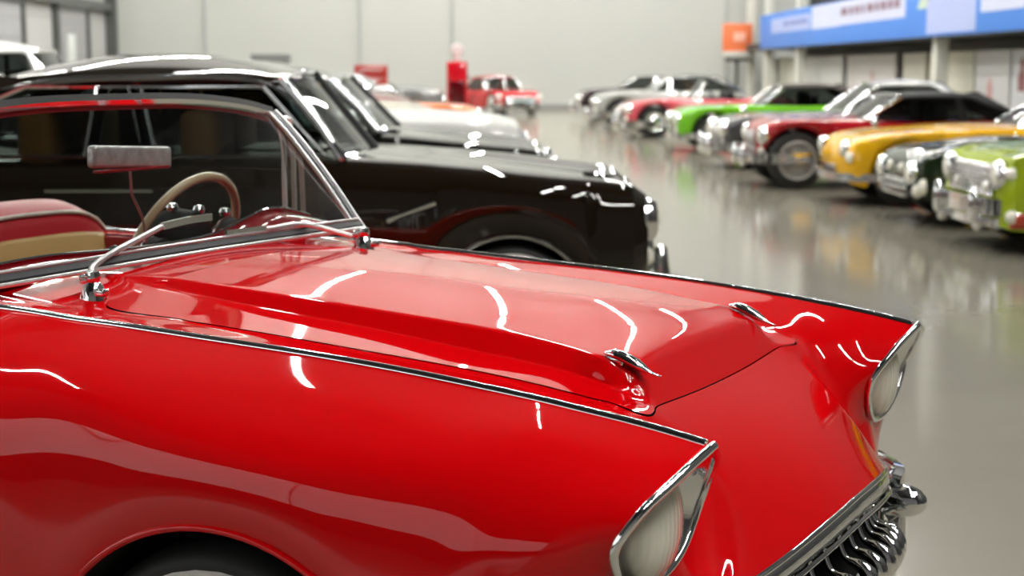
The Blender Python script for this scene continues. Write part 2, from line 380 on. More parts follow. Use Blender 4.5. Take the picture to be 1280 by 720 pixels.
def build_vette(px, py, az):
    RED = paint('vivid_red', (.69, .0008, .003), rough=.30)
    root = thing('sports_car', 'shiny red open sports car with chrome toothed grille and cream steering wheel, nearest of all', 'car', (px, py, 0), PI/2-az)
    cb = build_cage(False)
    me = limit_mesh('body', cb.v, cb.f, cb.c, 4)
    body = objm('body', me, RED, root, True, 60)
    bvh_b = BVHTree.FromPolygons([v.co for v in me.vertices], [p.vertices for p in me.polygons])
    ch = build_cage(True)
    mh = limit_mesh('hood', ch.v, ch.f, ch.c, 4)
    hood = objm('hood', mh, RED, root, True, 60)
    bvh_h = BVHTree.FromPolygons([v.co for v in mh.vertices], [p.vertices for p in mh.polygons])
    def top(x, y):
        best = None
        for t in (bvh_b, bvh_h):
            r = t.ray_cast(Vector((x, y, 2)), Vector((0, 0, -1)))
            if r[0] is not None and (best is None or r[0].z > best[0].z): best = r
        n = best[1] if best[1].z > 0 else -best[1]
        return best[0], n
    # dark gutter below the hood gap
    bm = B()
    rows = []
    for x in HX:
        y = I3Y(x); z = I3Z(x)-.006
        rows.append([(x, y-.03, z-.004), (x, y+.03, z-.004)])
    for s in (1, -1): grid(bm, [[(p[0], s*p[1], p[2]) for p in r] for r in rows])
    fr = [.503+.004, .503+.004]
    obj('hood_gutter', bm, BLACK, hood)
    # ---- chrome ridge strips
    def ridge(s, x0, x1, n=80):
        P = []
        for k in range(n+1):
            x = lerp(x0, x1, k/n); yb = interp(x, [-3.25, -2.9, -2.2, -1.95, -1.35, -.76, -.53, -.43, 0.], [.56, .60, .655, .665, .665, .635, .628, .625, .62])
            p, _ = top(x, s*yb); P.append(p+Vector((0, 0, .0015)))
        return P
    prof = [(-.0075, -.002), (-.0065, .0025), (-.002, .0052), (.002, .0052), (.0065, .0025), (.0075, -.002)]
    for s in (-1, 1):
        bm = B(); sweep(bm, ridge(s, -1.9, .700), prof, up=(0, 0, 1)); obj('fender_trim', bm, CHROME, root, True, 60)
    # ---- headlamps
    half = [(.708, .62, .856), (.690, .73, .825), (.662, .797, .785), (.638, .812, .742), (.632, .79, .70), (.630, .72, .660), (.628, .63, .645), (.632, .545, .668), (.645, .492, .747), (.680, .535, .812)]
    def spl(c0): return catmull(c0+[c0[0]], 8)[:-1]
    for s in (1, -1):
        pts = [Vector((p[0]+.003, s*p[1], p[2])) for p in spl(half)]
        cen = Vector((.640, s*.645, .735))
        lamp = B(); tube(lamp, pts, .0075, 8, closed=True)
        hl = obj('headlamp_bezel', lamp, CHROME, root, True, 60); hl['label'] = 'chrome teardrop headlamp surround'
        bm = B(); rows = []
        ax = Vector((1, 0, .04)).normalized()
        for t, dep in ((0, 0), (.12, .004), (.3, .022), (.5, .03), (.62, .03)):
            ring = []
            for k, p in enumerate(pts):
                a = math.atan2(p.z-cen.z, s*(p.y-cen.y)); q = Vector((.632, cen.y+s*.088*math.cos(a), cen.z+.088*math.sin(a)))
                e = p.lerp(q, t/.62); ring.append(e-ax*dep*.5)
            rows.append(ring)
        grid(bm, rows, closed_v=True); obj('headlamp_bowl', bm, CHROME, hl, True, 60)
        bm = B(); lathe(bm, [(.0, .034), (.030, .032), (.058, .025), (.078, .014), (.089, 0), (.091, -.006), (.090, -.02), (0, -.03)], 40, 'X', (.630, cen.y, cen.z))
        obj('headlamp_lens', bm, LENS, hl, True, 60)
    # ---- hood ornaments
    for s in (1, -1):
        bm = B(); pa, pb = Vector((.400, s*.309, .918)), Vector((.500, s*.305, .884))
        P = catmull([pa, pa.lerp(pb, .25)+Vector((0, 0, .006)), pa.lerp(pb, .55)+Vector((0, 0, .004)), pa.lerp(pb, .8), pb], 6)
        sc = [.35, .5, .7, .85, .95, 1, 1.05, 1.08, 1.1, 1.1, 1.1, 1.08, 1.05, 1, .95, .85, .72, .6, .48, .38, .32, .28, .25, .22, .2]
        sweep(bm, P, circ(.0085, 10, .0125), up=(0, 0, 1), scale=sc)
        for k in range(5):
            p = pa.lerp(pb, .16+.105*k)+Vector((0, 0, .009)); box(bm, p, (.0045, .022, .007), .0018)
        box(bm, (.418, s*.309, .898), (.03, .010, .028), .003)
        o = obj('hood_ornament', bm, CHROME, root, True, 50)
    # ---- arch lips, wheels
    for cx, nm in ((0, 'front'), (-2.59, 'rear')):
        for s in (1, -1):
            bm = B(); P = []
            for k in range(41):
                a = PI*k/40; x = cx+(ARR-.001)*math.cos(a); z = ARC+(ARR-.001)*math.sin(a)
                r = bvh_b.ray_cast(Vector((x+.004*math.cos(a), s*1.3, z+.004*math.sin(a))), Vector((0, -s, 0)))
                y = r[0].y if r[0] is not None and abs(r[0].y) > .7 else s*.87
                P.append((x, y, z))
            tube(bm, P, .006, 8); obj('arch_lip', bm, RED, body, True, 60)
            wheel(root, cx, s*.775, .335, .165, style='whitewall_disc', s=s)
            bm = B(); rows = []                                                    # wheel housing
            for k in range(21):
                a = PI*k/20; rows.append([(cx+.37*math.cos(a), s*.865, ARC+.37*math.sin(a)), (cx+.37*math.cos(a), s*.45, ARC+.37*math.sin(a))])
            grid(bm, rows); bm.faces.new([bm.verts.new((cx+.37*math.cos(PI*k/20), s*.45, ARC+.37*math.sin(PI*k/20))) for k in range(21)])
            obj('wheel_housing', bm, BLACK, body)
    # ---- grille
    lipy = [0, .2, .36, .435, .51]; lipx = [.754, .744, .716, .695, .672]; lipz = [.636, .625, .602, .588, .570]
    def lip(y): return Vector((interp(abs(y), lipy, lipx), y, interp(abs(y), lipy, lipz)))
    half = [(.754, 0, .636), (.744, .20, .625), (.716, .36, .602), (.695, .435, .588), (.672, .51, .570), (.640, .61, .49), (.650, .57, .42), (.69, .42, .39), (.715, .20, .375), (.72, 0, .37)]
    loop = half + [(p[0], -p[1], p[2]) for p in half[-2:0:-1]]
    L = [Vector(p) for p in catmull(loop+[loop[0]], 8)[:-1]]
    bm = B(); tube(bm, [p+Vector((.002, 0, -.002)) for p in L], .006, 8, closed=True); rim = obj('grille_surround', bm, CHROME, root, True, 60)
    cc = Vector((.70, 0, .495))
    bm = B(); rows = []
    for dd, dx in ((0, 0), (.004, .008), (.020, .012), (.036, .010), (.042, .002), (.046, -.010)):
        r_ = []
        for p in L:
            n = Vector((0, p.y/.36, (p.z-cc.z)/.0169)).normalized(); r_.append(Vector((p.x+dx, p.y-n.y*dd, p.z-n.z*dd)))
        rows.append(r_)
    grid(bm, rows, closed_v=True); obj('grille_band', bm, CHROME, rim, True, 60)
    bm = B(); tube(bm, [p+Vector((.012, 0, 0)) for p in rows[-2]], .0045, 8, closed=True); obj('grille_inner_ring', bm, CHROME, rim, True, 60)
    bm = B(); back = [Vector((p.x-.10, p.y*.9, cc.z+(p.z-cc.z)*.85)) for p in L]
    grid(bm, [rows[-1], back], closed_v=True); bm.faces.new([bm.verts.new(p) for p in back]); obj('grille_cavity', bm, BLACK, rim)
    NT = 13; tooth_me = None
    for k in range(NT):
        y = (k-(NT-1)/2)*.076
        t0 = lip(y)
        bm = B(); x0 = t0.x-.018; zt = t0.z-.040
        P = catmull([(x0-.012, y, zt), (x0-.010, y, zt-.045), (x0+.004, y, zt-.075), (x0+.040, y, zt-.092), (x0+.052, y, zt-.115), (x0+.036, y, zt-.145), (x0+.012, y, zt-.175), (x0-.005, y, zt-.20)], 4)
        nP = len(P)
        sc = [.42 if q < 8 else lerp(.42, 1.15, min(1, (q-8)/5)) if q < 17 else lerp(1.15, .6, (q-17)/(nP-18)) for q in range(nP)]
        sweep(bm, P, circ(.013, 10, .0145), up=(0, 1, 0), scale=sc)
        obj('grille_tooth', bm, CHROME, rim, True, 60)
    # ---- bumpers
    for s in (1, -1):
        bm = B(); P = catmull([(.36, s*.895, .47), (.48, s*.875, .475), (.575, s*.80, .48), (.64, s*.70, .487), (.683, s*.60, .492), (.692, s*.53, .492)], 6)
        n = len(P)
        sweep(bm, P, [(-.016, -.050), (.004, -.054), (.016, -.038), (.021, 0), (.016, .038), (.004, .054), (-.016, .050)], up=(0, 0, 1), scale=[.75]+[1.]*(n-2)+[.92])
        bp = obj('front_bumper', bm, CHROME, root, True, 45)
        bm = B(); lathe(bm, [(0, .050), (.014, .046), (.027, .034), (.034, .016), (.036, -.01), (.034, -.04), (0, -.05)], 20, 'X', (.712, s*.545, .490)); obj('bumper_bullet', bm, CHROME, bp, True, 60)
        bm = B(); tube(bm, catmull([(.70, s*.555, .46), (.70, s*.55, .40), (.685, s*.53, .33), (.65, s*.50, .29)], 5), .015, 12); obj('bumper_guard', bm, CHROME, bp, True, 60)
    # ---- windshield.  glass plane leans back .88 per metre of height
    def base(y):                                   # bottom edge of the glass
        t = abs(y)/.62
        return Vector((-.672-.025*t**3, y, 1.010-.008*t*t))
    def headr(y):
        t = abs(y)/.60
        return Vector((-.925-.012*t*t, y, 1.328-.045*t**3))
    ws = thing_part('windshield', root)
    N = 24; ys = [lerp(-.625, .625, k/N) for k in range(N+1)]
    bm = B(); grid(bm, [[base(y).lerp(headr(y*.965), t) for y in ys] for t in (0, .25, .5, .75, 1)]); obj('windshield_glass', bm, GLASS, ws)
    bm = B(); sweep(bm, [base(y)+Vector((.004, 0, .004)) for y in ys], [(-.007, -.007), (.009, -.007), (.008, .003), (-.003, .013)], up=(0, 0, 1)); obj('windshield_seal', bm, GASKET, ws, True, 30)
    bm = B(); tube(bm, [base(y)+Vector((.014, 0, -.002)) for y in ys], .005, 8); tube(bm, [base(y)+Vector((-.002, 0, .020)) for y in ys], .0035, 8); obj('windshield_base_trim', bm, SATIN, ws)
    hp = catmull([headr(y) for y in [-.585, -.5, -.3, 0, .3, .5, .585]], 6)
    bm = B(); sweep(bm, hp, [(-.012, -.014), (.006, -.014), (.012, 0), (.006, .014), (-.012, .012)], up=(0, 0, 1)); obj('windshield_header', bm, CHROME, ws, True, 40)
    bm = B(); sweep(bm, [p+np.array([-.006, 0, -.017]) for p in hp], [(-.010, -.005), (.010, -.005), (.010, .005), (-.010, .005)], up=(0, 0, 1)); obj('header_lining', bm, mat('red_lining', (.30, .01, .015), .5, noise=(20, .1)), ws)
    for s in (1, -1):
        a = base(s*.625); b = headr(s*.585)
        pp = catmull([a+Vector((0, 0, -.01)), a.lerp(b, .5)+Vector((.006, s*.004, 0)), a.lerp(b, .9)+Vector((.004, s*.003, 0)), b], 6)
        bm = B(); sweep(bm, pp, [(-.017, -.006), (-.017, .006), (.017, .006), (.017, -.006)], up=(.75, 0, .66)); po = obj('windshield_post', bm, mat('post_grey', (.22, .23, .24), .25, metal=.8, noise=(20, .1)), ws)
        for q in (-.017, .017):
            bm = B(); tube(bm, [Vector(p)+Vector((.004, q, .004)) for p in pp], .0055, 8); obj('post_edge', bm, SATIN, ws)
        # swept side frame with upright posts behind the windshield
        for xx, zt in ((-.958, 1.262), (-.928, 1.235), (-.902, 1.20)):
            bm = B(); tube(bm, catmull([(xx, s*.672, .95), (xx, s*.672, 1.1), (xx-.002, s*.665, zt-.03), (xx-.012, s*.650, zt+.018), (lerp(xx, -.905, .6), s*.622, 1.272)], 5), .0065, 8); obj('vent_frame', bm, SATIN, ws)
        bm = B(); grid(bm, [[(-.93, s*.671, .97), (-.705, s*.640, .99)], [(-.94, s*.655, 1.25), (-.92, s*.60, 1.27)]]); obj('vent_glass', bm, GLASS, ws)
    # ---- wipers (pivot blocks on the cowl + arms on the glass)
    for s in (1, -1):
        w = thing_part('wiper', root)
        y = s*.47
        p, n = top(-.585, y); bm = B(); lathe(bm, [(0, .052), (.012, .05), (.015, .04), (.012, .03), (.019, .022), (.023, .010), (.026, 0), (.026, -.01)], 18, 'Z', p); box(bm, p+Vector((-.012, 0, .035)), (.030, .022, .018), .004); box(bm, p+Vector((.022, s*.006, .012)), (.030, .020, .014), .004)
        obj('wiper_pivot', bm, CHROME, w, True, 45)
        gl = [(-.60, -.44, 1.0), (-.658, -.393, 1.010), (-.672, -.31, 1.034), (-.686, -.233, 1.048), (-.706, -.122, 1.067), (-.712, -.02, 1.072), (-.712, .05, 1.072)]
        if s > 0: gl = [(-.60, .44, 1.0), (-.668, .36, 1.030), (-.676, .20, 1.034), (-.68, .06, 1.036)]
        bm = B(); tube(bm, catmull(gl[:5] if s < 0 else gl[:3], 6), .0062, 8); obj('wiper_arm', bm, SATIN, w)
        bm = B(); b0 = gl[4:] if s < 0 else gl[2:]
        sweep(bm, catmull(b0, 5), [(-.004, -.007), (.004, -.007), (.004, .008), (-.004, .008)], up=(0, 0, 1)); obj('wiper_blade', bm, CHROME, w)
    # ---- dashboard
    bm = B(); rows = []
    for y in [lerp(-.62, .62, k/40) for k in range(41)]:
        hump = .050*math.exp(-((y-.44)/.17)**2)+.012*math.exp(-((y+.35)/.2)**2); e = 1-(abs(y)/.62)**4*.15
        rows.append([(-.735, y, .985), (-.77, y, 1.0+hump*.55), (-.83, y, 1.004+hump), (-.89, y, .990+hump*.9), (-.93, y, .955+hump*.6), (-.94, y, .88), (-.93, y, .74)])
    grid(bm, rows); dash = obj('dashboard', bm, REDVINYL, root, True, 60); dash.data.materials[0] = paint('dash_red', (.36, .004, .010), rough=.3)
    bm = B(); P = []
    for k in range(31):
        y = lerp(-.6, .6, k/30); hump = .050*math.exp(-((y-.44)/.17)**2)+.012*math.exp(-((y+.35)/.2)**2); P.append((-.832, y, 1.007+hump))
    tube(bm, P, .004, 8); obj('dash_trim', bm, CHROME, dash)
    for gy, gr, gz in ((.44, .062, .965), (.15, .040, .965), (.02, .036, .96), (.28, .034, .96)):
        bm = B(); lathe(bm, [(gr*.85, -.965), (gr, -.962), (gr, -.93), (0, -.93)], 24, 'X', (0, gy, gz)); g = obj('gauge', bm, BLACK, dash)
        bm = B(); tube(bm, [(-.966, gy+gr*math.cos(2*PI*k/24), gz+gr*math.sin(2*PI*k/24)) for k in range(24)], .0045, 8, closed=True); obj('gauge_ring', bm, CHROME, dash)
    # instrument pod seen behind the wheel rim
    bm = B(); lathe(bm, [(.0, -.06), (.05, -.055), (.062, -.02), (.055, .05), (0, .06)], 24, 'X', (-1.0, .30, 1.0)); pod = obj('column_cowl', bm, BLACK, dash)
    for q in range(3):
        bm = B(); lathe(bm, [(0, .012), (.011, .009), (.015, 0), (.011, -.009), (0, -.012)], 14, 'Z', (-1.0+.04*q, .27+.05*q, 1.066-.008*q)); obj('dash_knob', bm, CHROME, dash)
    # ---- steering wheel
    sw = thing_part('steering_wheel', root); c0 = Vector((-1.06, .375, .953)); tl = math.radians(25)
    M = Matrix.Translation(c0) @ Matrix.Rotation(tl, 4, 'Y')
    bm = B(); tube(bm, [M @ Vector((0, .192*math.cos(2*PI*k/64), .20*math.sin(2*PI*k/64))) for k in range(64)], .0115, 12, closed=True); obj('wheel_rim', bm, IVORY, sw)
    for a in (PI/2+PI/3*2, PI/2-PI/3*2, PI/2+.001+PI):
        pass
    for a in (.35, PI-.35, -PI/2):
        bm = B(); box(bm, (0, .095, 0), (.004, .17, .022), .001)
        bmesh.ops.transform(bm, matrix=M @ Matrix.Rotation(a, 4, 'X'), verts=bm.verts); obj('wheel_spoke', bm, CHROME, sw)
    bm = B(); lathe(bm, [(0, .03), (.03, .024), (.042, .005), (.042, -.02), (.02, -.03)], 24, 'X'); bmesh.ops.transform(bm, matrix=M, verts=bm.verts); obj('wheel_hub', bm, CHROME, sw)
    bm = B(); tube(bm, [M @ Vector((.0, 0, 0)), M @ Vector((.28, 0, -.02))], .02, 12); obj('steering_column', bm, BLACK, sw)
    # ---- rear view mirror on its stalk
    mi = thing_part('rear_view_mirror', root)
    mc = Vector((-.93, .045, 1.199))
    bm = B(); box(bm, (0, 0, 0), (.026, .262, .050), .009); bmesh.ops.transform(bm, matrix=Matrix.Translation(mc) @ Matrix.Rotation(math.radians(-3), 4, 'X'), verts=bm.verts)
    obj('mirror_shell', bm, mat('mirror_shell_metal', (.80, .66, .67), .35, metal=.4, noise=(45, .55), bump=(60, .9)), mi, True, 40)  # pinkish mottling paints a reflection into the shell colour
    bm = B(); box(bm, mc+Vector((.004, 0, -.027)), (.022, .235, .006), .002); obj('mirror_rim', bm, REDVINYL, mi)
    bm = B(); tube(bm, [(-.93, .09, 1.0), (-.93, .079, 1.06), (-.93, .045, 1.115), (-.93, .040, 1.19)], .003, 8); obj('mirror_stalk', bm, STEEL, mi)
    # ---- cockpit: tub, door panels, seats
    bm = B(); box(bm, (-1.36, 0, .40), (1.15, 1.26, .02)); box(bm, (-1.955, 0, .68), (.02, 1.24, .56)); box(bm, (-.80, 0, .66), (.02, 1.24, .50))
    obj('cockpit_tub', bm, mat('red_carpet', (.16, .004, .008), .95, noise=(60, .3)), root, False)
    for s in (1, -1):
        bm = B(); box(bm, (-1.36, s*.628, .665), (1.16, .018, .55), .006); d = obj('door_panel', bm, REDVINYL, root)
        bm = B(); box(bm, (-1.36, s*.614, .60), (.9, .012, .12), .005); obj('door_inset', bm, BEIGE, d)
        seat = thing_part('seat', root)
        def pan(x, y, z): return (x, s*y, z)
        bm = B(); rows = []
        for u in [lerp(.11, .66, k/16) for k in range(17)]:
            t = (u-.385)/.275; zt = 1.014-.050*abs(t)**6-.012*t*t
            w = 1-abs(t)**6*.35
            rows.append([(-1.47, s*u, .50), (-1.50, s*u, .66), (-1.525, s*u, .88), (-1.545, s*u, zt-.03), (-1.565, s*u, zt), (-1.60, s*u, zt+.022), (-1.645, s*u, zt+.034), (-1.69, s*u, zt+.022), (-1.71, s*u, .90), (-1.69, s*u, .50)])
        grid(bm, rows, closed_v=True); bm.faces.new([v for v in bm.verts if abs(abs(v.co.y)-.11) < 1e-5]); bm.faces.new([v for v in bm.verts if abs(abs(v.co.y)-.66) < 1e-5])
        obj('seat_back', bm, REDVINYL, seat, True, 50)
        bm = B(); P = []
        for k in range(17):
            u = lerp(.11, .66, k/16); t = (u-.385)/.275; P.append((-1.56, s*u, 1.016-.050*abs(t)**6-.012*t*t))
        tube(bm, P, .0055, 8); obj('seat_piping', bm, mat('cream_piping', (.68, .62, .52), .5, noise=(30, .05)), seat)
        bm = B(); rows = []
        for k in range(13):
            u = lerp(.15, .635, k/12); t = abs((u-.392)/.243); zt = .955-.016*t**4; zb = .58
            rows.append([(-1.505, s*u, zb), (-1.516, s*u, .74), (-1.538, s*u, zt-.010), (-1.550, s*u, zt)])
        grid(bm, rows); ins = obj('seat_insert', bm, BEIGE, seat, True, 50)
        sol = ins.modifiers.new('t', 'SOLIDIFY'); sol.thickness = .02; sol.offset = 0
        bm = B(); box(bm, (-1.27, s*.355, .50), (.48, .48, .13), .045); obj('seat_cushion', bm, REDVINYL, seat, True, 50)
    bm = B(); tube(bm, catmull([(-1.965, -.6, .975), (-1.95, -.3, 1.0), (-1.945, 0, 1.006), (-1.95, .3, 1.0), (-1.965, .6, .975)], 6), .010, 8); obj('deck_trim', bm, CHROME, root)
    # underside
    bm = B(); box(bm, (-.95, 0, .27), (1.1, 1.5, .10)); box(bm, (-1.3, 0, .30), (3.6, .84, .14)); obj('underbody', bm, BLACK, root, False)
    return root
def thing_part(name, root):
    o = bpy.data.objects.new(name, None); COL.objects.link(o); o.parent = root; o.empty_display_size = .1
    return o
# ================================================================ wheels and the other cars
SILVERP = mat('silver_paint', (.62, .62, .60), .35, metal=.3, noise=(10, .1))
def wheel(root, x, y, r, w, style='disc', s=1, rim_r=.62):
    """s = side the wheel faces (+1 car left)"""
    yo = y
    def L(p): return [(a, yo+s*h) for a, h in p]
    ww = style.startswith('whitewall')
    bm = B(); lathe(bm, L([(r*rim_r, -w*.5), (r*.9, -w*.5), (r*.985, -w*.36), (r, -w*.15), (r, w*.15), (r*.985, w*.36), (r*.93, w*.48), (r*.90, w*.5), (r*(.70 if ww else rim_r), w*.5), (r*rim_r, w*.40)]), 40, 'Y', (x, 0, r))
    t = obj('wheel', bm, RUBBER, root, True, 50)
    if ww:
        bm = B(); lathe(bm, L([(r*.88, w*.5+.001), (r*.87, w*.5+.005), (r*.66, w*.5+.003), (r*.65, w*.5)]), 40, 'Y', (x, 0, r)); obj('whitewall', bm, WHITEWALL, t)
    R = r*rim_r*1.04
    if style == 'wire':
        bm = B(); tube(bm, [(x+R*math.cos(2*PI*k/40), yo+s*w*.46, r+R*math.sin(2*PI*k/40)) for k in range(40)], .014, 8, closed=True); obj('rim', bm, mat('silver_paint', (0, 0, 0)), t)
        bm = B()
        for k in range(36):
            a = 2*PI*k/36; b = a+(.5 if k % 2 else -.5)
            tube(bm, [(x+.055*math.cos(a), yo+s*(w*.5 if k % 3 else w*.1), r+.055*math.sin(a)), (x+R*.98*math.cos(b), yo+s*w*.36, r+R*.98*math.sin(b))], .007, 5)
        obj('spokes', bm, mat('silver_paint', (.62, .62, .60), .35, metal=.3, noise=(10, .1)), t)
        bm = B(); lathe(bm, L([(0, w*.75), (.03, w*.72), (.05, w*.55), (.062, w*.3), (.062, -.05)]), 20, 'Y', (x, 0, r)); box(bm, (x, yo+s*w*.72, r), (.12, .02, .022), .006); obj('hub_cap', bm, CHROME, t)
        bm = B(); lathe(bm, L([(0, -w*.1), (R, -w*.1), (R, -w*.14), (0, -w*.14)]), 24, 'Y', (x, 0, r)); obj('brake_drum', bm, mat('drum', (.42, .42, .41), .5, metal=.2, noise=(10, .1)), t)
    else:
        cap = {'disc': CHROME, 'whitewall_disc': CHROME, 'black': mat('dark_rim', (.03, .03, .03), .4, noise=(10, .1)), 'steel': STEEL, 'whitewall_steel': CHROME}[style]
        bm = B(); lathe(bm, L([(R, w*.44), (R*.96, w*.50), (R*.86, w*.47), (R*.80, w*.40), (R*.62, w*.42), (R*.52, w*.52), (R*.30, w*.60), (0, w*.62)]), 36, 'Y', (x, 0, r)); obj('hub_cap', bm, cap, t, True, 60)
    return t

def chain(a, b, m=6):
    return [a.lerp(b, k/m) for k in range(m+1)]

def car(name, label, loc, az, body, P, roof=None, cat='car', group=None):
    """P: dict with the car's own shape. car frame: x forward (front axle = 0), y left, z up"""
    PM = body
    root = thing(name, label, cat, (loc[0], loc[1], 0), PI/2-math.radians(az), group)
    tab = P['tab']                                     # (x, half width, bottom, fender top, hood/deck centre top)
    wb, wr = P['wb'], P['r']; ar = P.get('arch', wr+.055)
    yt = P.get('yf', .80)
    x0, x1 = tab[0][0], tab[-1][0]
    xs = set(np.linspace(x0, x1, 70).tolist())
    for cx in (0, -wb):
        for k in range(17): xs.add(cx+ar*.999*math.cos(PI*k/16))
    xs = sorted(xs, reverse=True); xs = [x for i, x in enumerate(xs) if i == 0 or xs[i-1]-x > .004]
    rows = []
    st = smoothtab(tab, xs)
    for x, w, zb, zf, zc in st:
        for cx in (0, -wb):
            if abs(x-cx) < ar: zb = max(zb, min(zf-.07, wr+math.sqrt(ar*ar-(x-cx)**2)))
        h = zf-zb; cr = P.get('crown', .02)
        half = [(w*.955, zb), (w*.99, zb+h*.22), (w, zb+h*.48), (w*.985, zb+h*.70), (w*.955, zf-h*.13), (w*(yt+.08), zf-h*.03), (w*yt, zf), (w*(yt-.16), lerp(zf, zc, .30)), (w*(yt-.26), lerp(zf, zc, .62)), (w*.25, lerp(zf, zc, .93)+cr*.5), (0, zc+cr*.6)]
        hs = catmull(half, 3)
        rows.append([(x, a, b) for a, b in hs] + [(x, -a, b) for a, b in hs[-2::-1]])
    bm = B(); V = grid(bm, rows)
    for e in (V[0], V[-1]): bm.faces.new(e)
    bmesh.ops.remove_doubles(bm, verts=bm.verts, dist=.0005)
    bo = obj('body', bm, PM, root, True, 38)
    bvh = BVHTree.FromPolygons([v.co for v in bo.data.vertices], [p.vertices[:] for p in bo.data.polygons])
    def side(x, z, s):
        r = bvh.ray_cast(Vector((x, s*3, z)), Vector((0, -s, 0))); return r[0] if r[0] is not None else Vector((x, s*.8, z))
    def front(y, z):
        r = bvh.ray_cast(Vector((x0+2, y, z)), Vector((-1, 0, 0))); return r[0] if r[0] is not None else Vector((x0, y, z))
    def topz(x, y):
        r = bvh.ray_cast(Vector((x, y, 3)), Vector((0, 0, -1))); return r[0] if r[0] is not None else Vector((x, y, .8))
    W = max(t[1] for t in tab)
    bm = B(); box(bm, ((x0+x1)/2, 0, .36), (x0-x1-.35, (W-.27)*2, .30)); box(bm, (-wb/2, 0, .33), (wb-2*ar-.05, W*1.8, .22)); obj('underbody', bm, BLACK, root, False)
    for cx in (0, -wb):
        for s in (1, -1): wheel(root, cx, s*(W-.13), wr, P.get('tw', .17), P.get('wheel', 'disc'), s)
    for s in (1, -1):
        if P.get('arch_trim'):
            for cx in (0, -wb):
                bm = B(); pts = []
                for k in range(5, 28):
                    a = PI*k/32; x, z = cx+(ar+.004)*math.cos(a), wr+(ar+.004)*math.sin(a); p = side(x, z+.004, s); pts.append(p+Vector((0, s*.002, 0)))
                tube(bm, pts, .011, 8); obj('arch_trim', bm, CHROME, root)
    # ---- front end
    F = P.get('front', {})
    for (y, z, r) in F.get('lamps', []):
        for s in (1, -1):
            p = front(s*y, z); bm = B(); lathe(bm, [(r*.86, .045), (r, .04), (r*1.15, .02), (r*1.2, -.02), (r*1.1, -.08), (0, -.08)], 24, 'X', p); l = obj('headlamp', bm, F.get('lampmat', CHROME), root, True, 50)
            bm = B(); lathe(bm, [(0, .060), (r*.5, .054), (r*.87, .036), (r*.87, .0), (0, .0)], 24, 'X', p); obj('lens', bm, LENS, l, True, 60)
    for (y, z, r, m) in F.get('small', []):
        for s in (1, -1):
            p = front(s*y, z); bm = B(); lathe(bm, [(0, .04), (r*.6, .034), (r, .012), (r*1.1, -.02), (0, -.03)], 16, 'X', p); obj('side_light', bm, m, root, True, 50)
    g = F.get('grille')
    if g:
        y, za, zb, n, kind = g
        bm = B(); box(bm, (front(0, (za+zb)/2).x-.02, 0, (za+zb)/2), (.05, y*2, zb-za), .015); go = obj('grille', bm, BLACK, root, False)
        bm = B()
        ring = [(front(u*y*.9, v).x+.012, u*y, v) for u, v in ((-1, za), (1, za), (1, zb), (-1, zb))]
        tube(bm, ring, .016, 8, closed=True)
        if kind == 'v':
            for k in range(n):
                yy = lerp(-y, y, (k+.5)/n); xx = front(yy*.9, (za+zb)/2).x+.012; box(bm, (xx, yy, (za+zb)/2), (.03, y*2/n*.45, zb-za), .004)
        else:
            for k in range(n):
                zz = lerp(za, zb, (k+.5)/n); tube(bm, [(front(u*y*.9, zz).x+.015, u*y, zz) for u in (-1, -.5, 0, .5, 1)], (zb-za)/n*.28, 8)
        obj('grille_bars', bm, CHROME, go, True, 50)
    for nm, zz, hh, ext in [('front_bumper', *b) for b in F.get('bumpers', [])]:
        bm = B(); wN = W*.97
        xf = front(0, min(max(zz, tab[1][2]+.08), tab[1][3])).x+ext
        pts = catmull([(-.05+x0-.55, wN+.02, zz), (x0-.25+ext*.5, wN*.985, zz), (xf-.06, wN*.80, zz), (xf, wN*.45, zz), (xf+.02, 0, zz), (xf, -wN*.45, zz), (xf-.06, -wN*.80, zz), (x0-.25+ext*.5, -wN*.985, zz), (-.05+x0-.55, -wN-.02, zz)], 5)
        sweep(bm, pts, [(-.012, -hh*.5), (.01, -hh*.5), (.022, -hh*.3), (.030, 0), (.022, hh*.3), (.01, hh*.5), (-.012, hh*.5)], up=(0, 0, 1)); bo2 = obj(nm, bm, P.get('bumpermat', CHROME), root, True, 45)
        for yy in F.get('overriders', []):
            for s in (1, -1):
                bm = B(); lathe(bm, [(0, hh*1.15), (.03, hh*1.0), (.045, hh*.3), (.045, -hh*.6), (.03, -hh*.9), (0, -hh)], 14, 'Z', (xf+.035, s*yy, zz)); obj('overrider', bm, CHROME, bo2, True, 60)
    if P.get('rear_bumper', True):
        bm = B(); zz = P.get('rbz', .45); sweep(bm, catmull([(x1+.35, W*.98, zz), (x1+.02, W*.86, zz), (x1-.06, 0, zz), (x1+.02, -W*.86, zz), (x1+.35, -W*.98, zz)], 6), [(-.02, -.05), (.02, -.05), (.03, 0), (.02, .05), (-.02, .05)], up=(0, 0, 1)); obj('rear_bumper', bm, CHROME, root, True, 45)
    for (xa, xb, z, r) in P.get('side_trim', []):
        for s in (1, -1):
            bm = B(); tube(bm, [side(lerp(xa, xb, k/12), z, s)+Vector((0, s*.003, 0)) for k in range(13)], r, 6); obj('side_trim', bm, CHROME, root)
    if P.get('stripe'):
        za, zb, xa, xb, m = P['stripe']
        for s in (1, -1):
            bm = B(); grid(bm, [[side(lerp(xa, xb, k/20), z, s)+Vector((0, s*.006, 0)) for k in range(21)] for z in np.linspace(za, zb, 4)]); o = obj('side_panel', bm, m, root); sd = o.modifiers.new('t', 'SOLIDIFY'); sd.thickness = .006
    if P.get('hood_trim'):
        bm = B(); a, b = P['hood_trim']; tube(bm, [topz(lerp(a, b, k/14), 0)+Vector((0, 0, .012)) for k in range(15)], .014, 8, scale=[.4+.6*math.sin(PI*min(1, .15+k/16)) for k in range(15)]); obj('hood_spear', bm, CHROME, root)
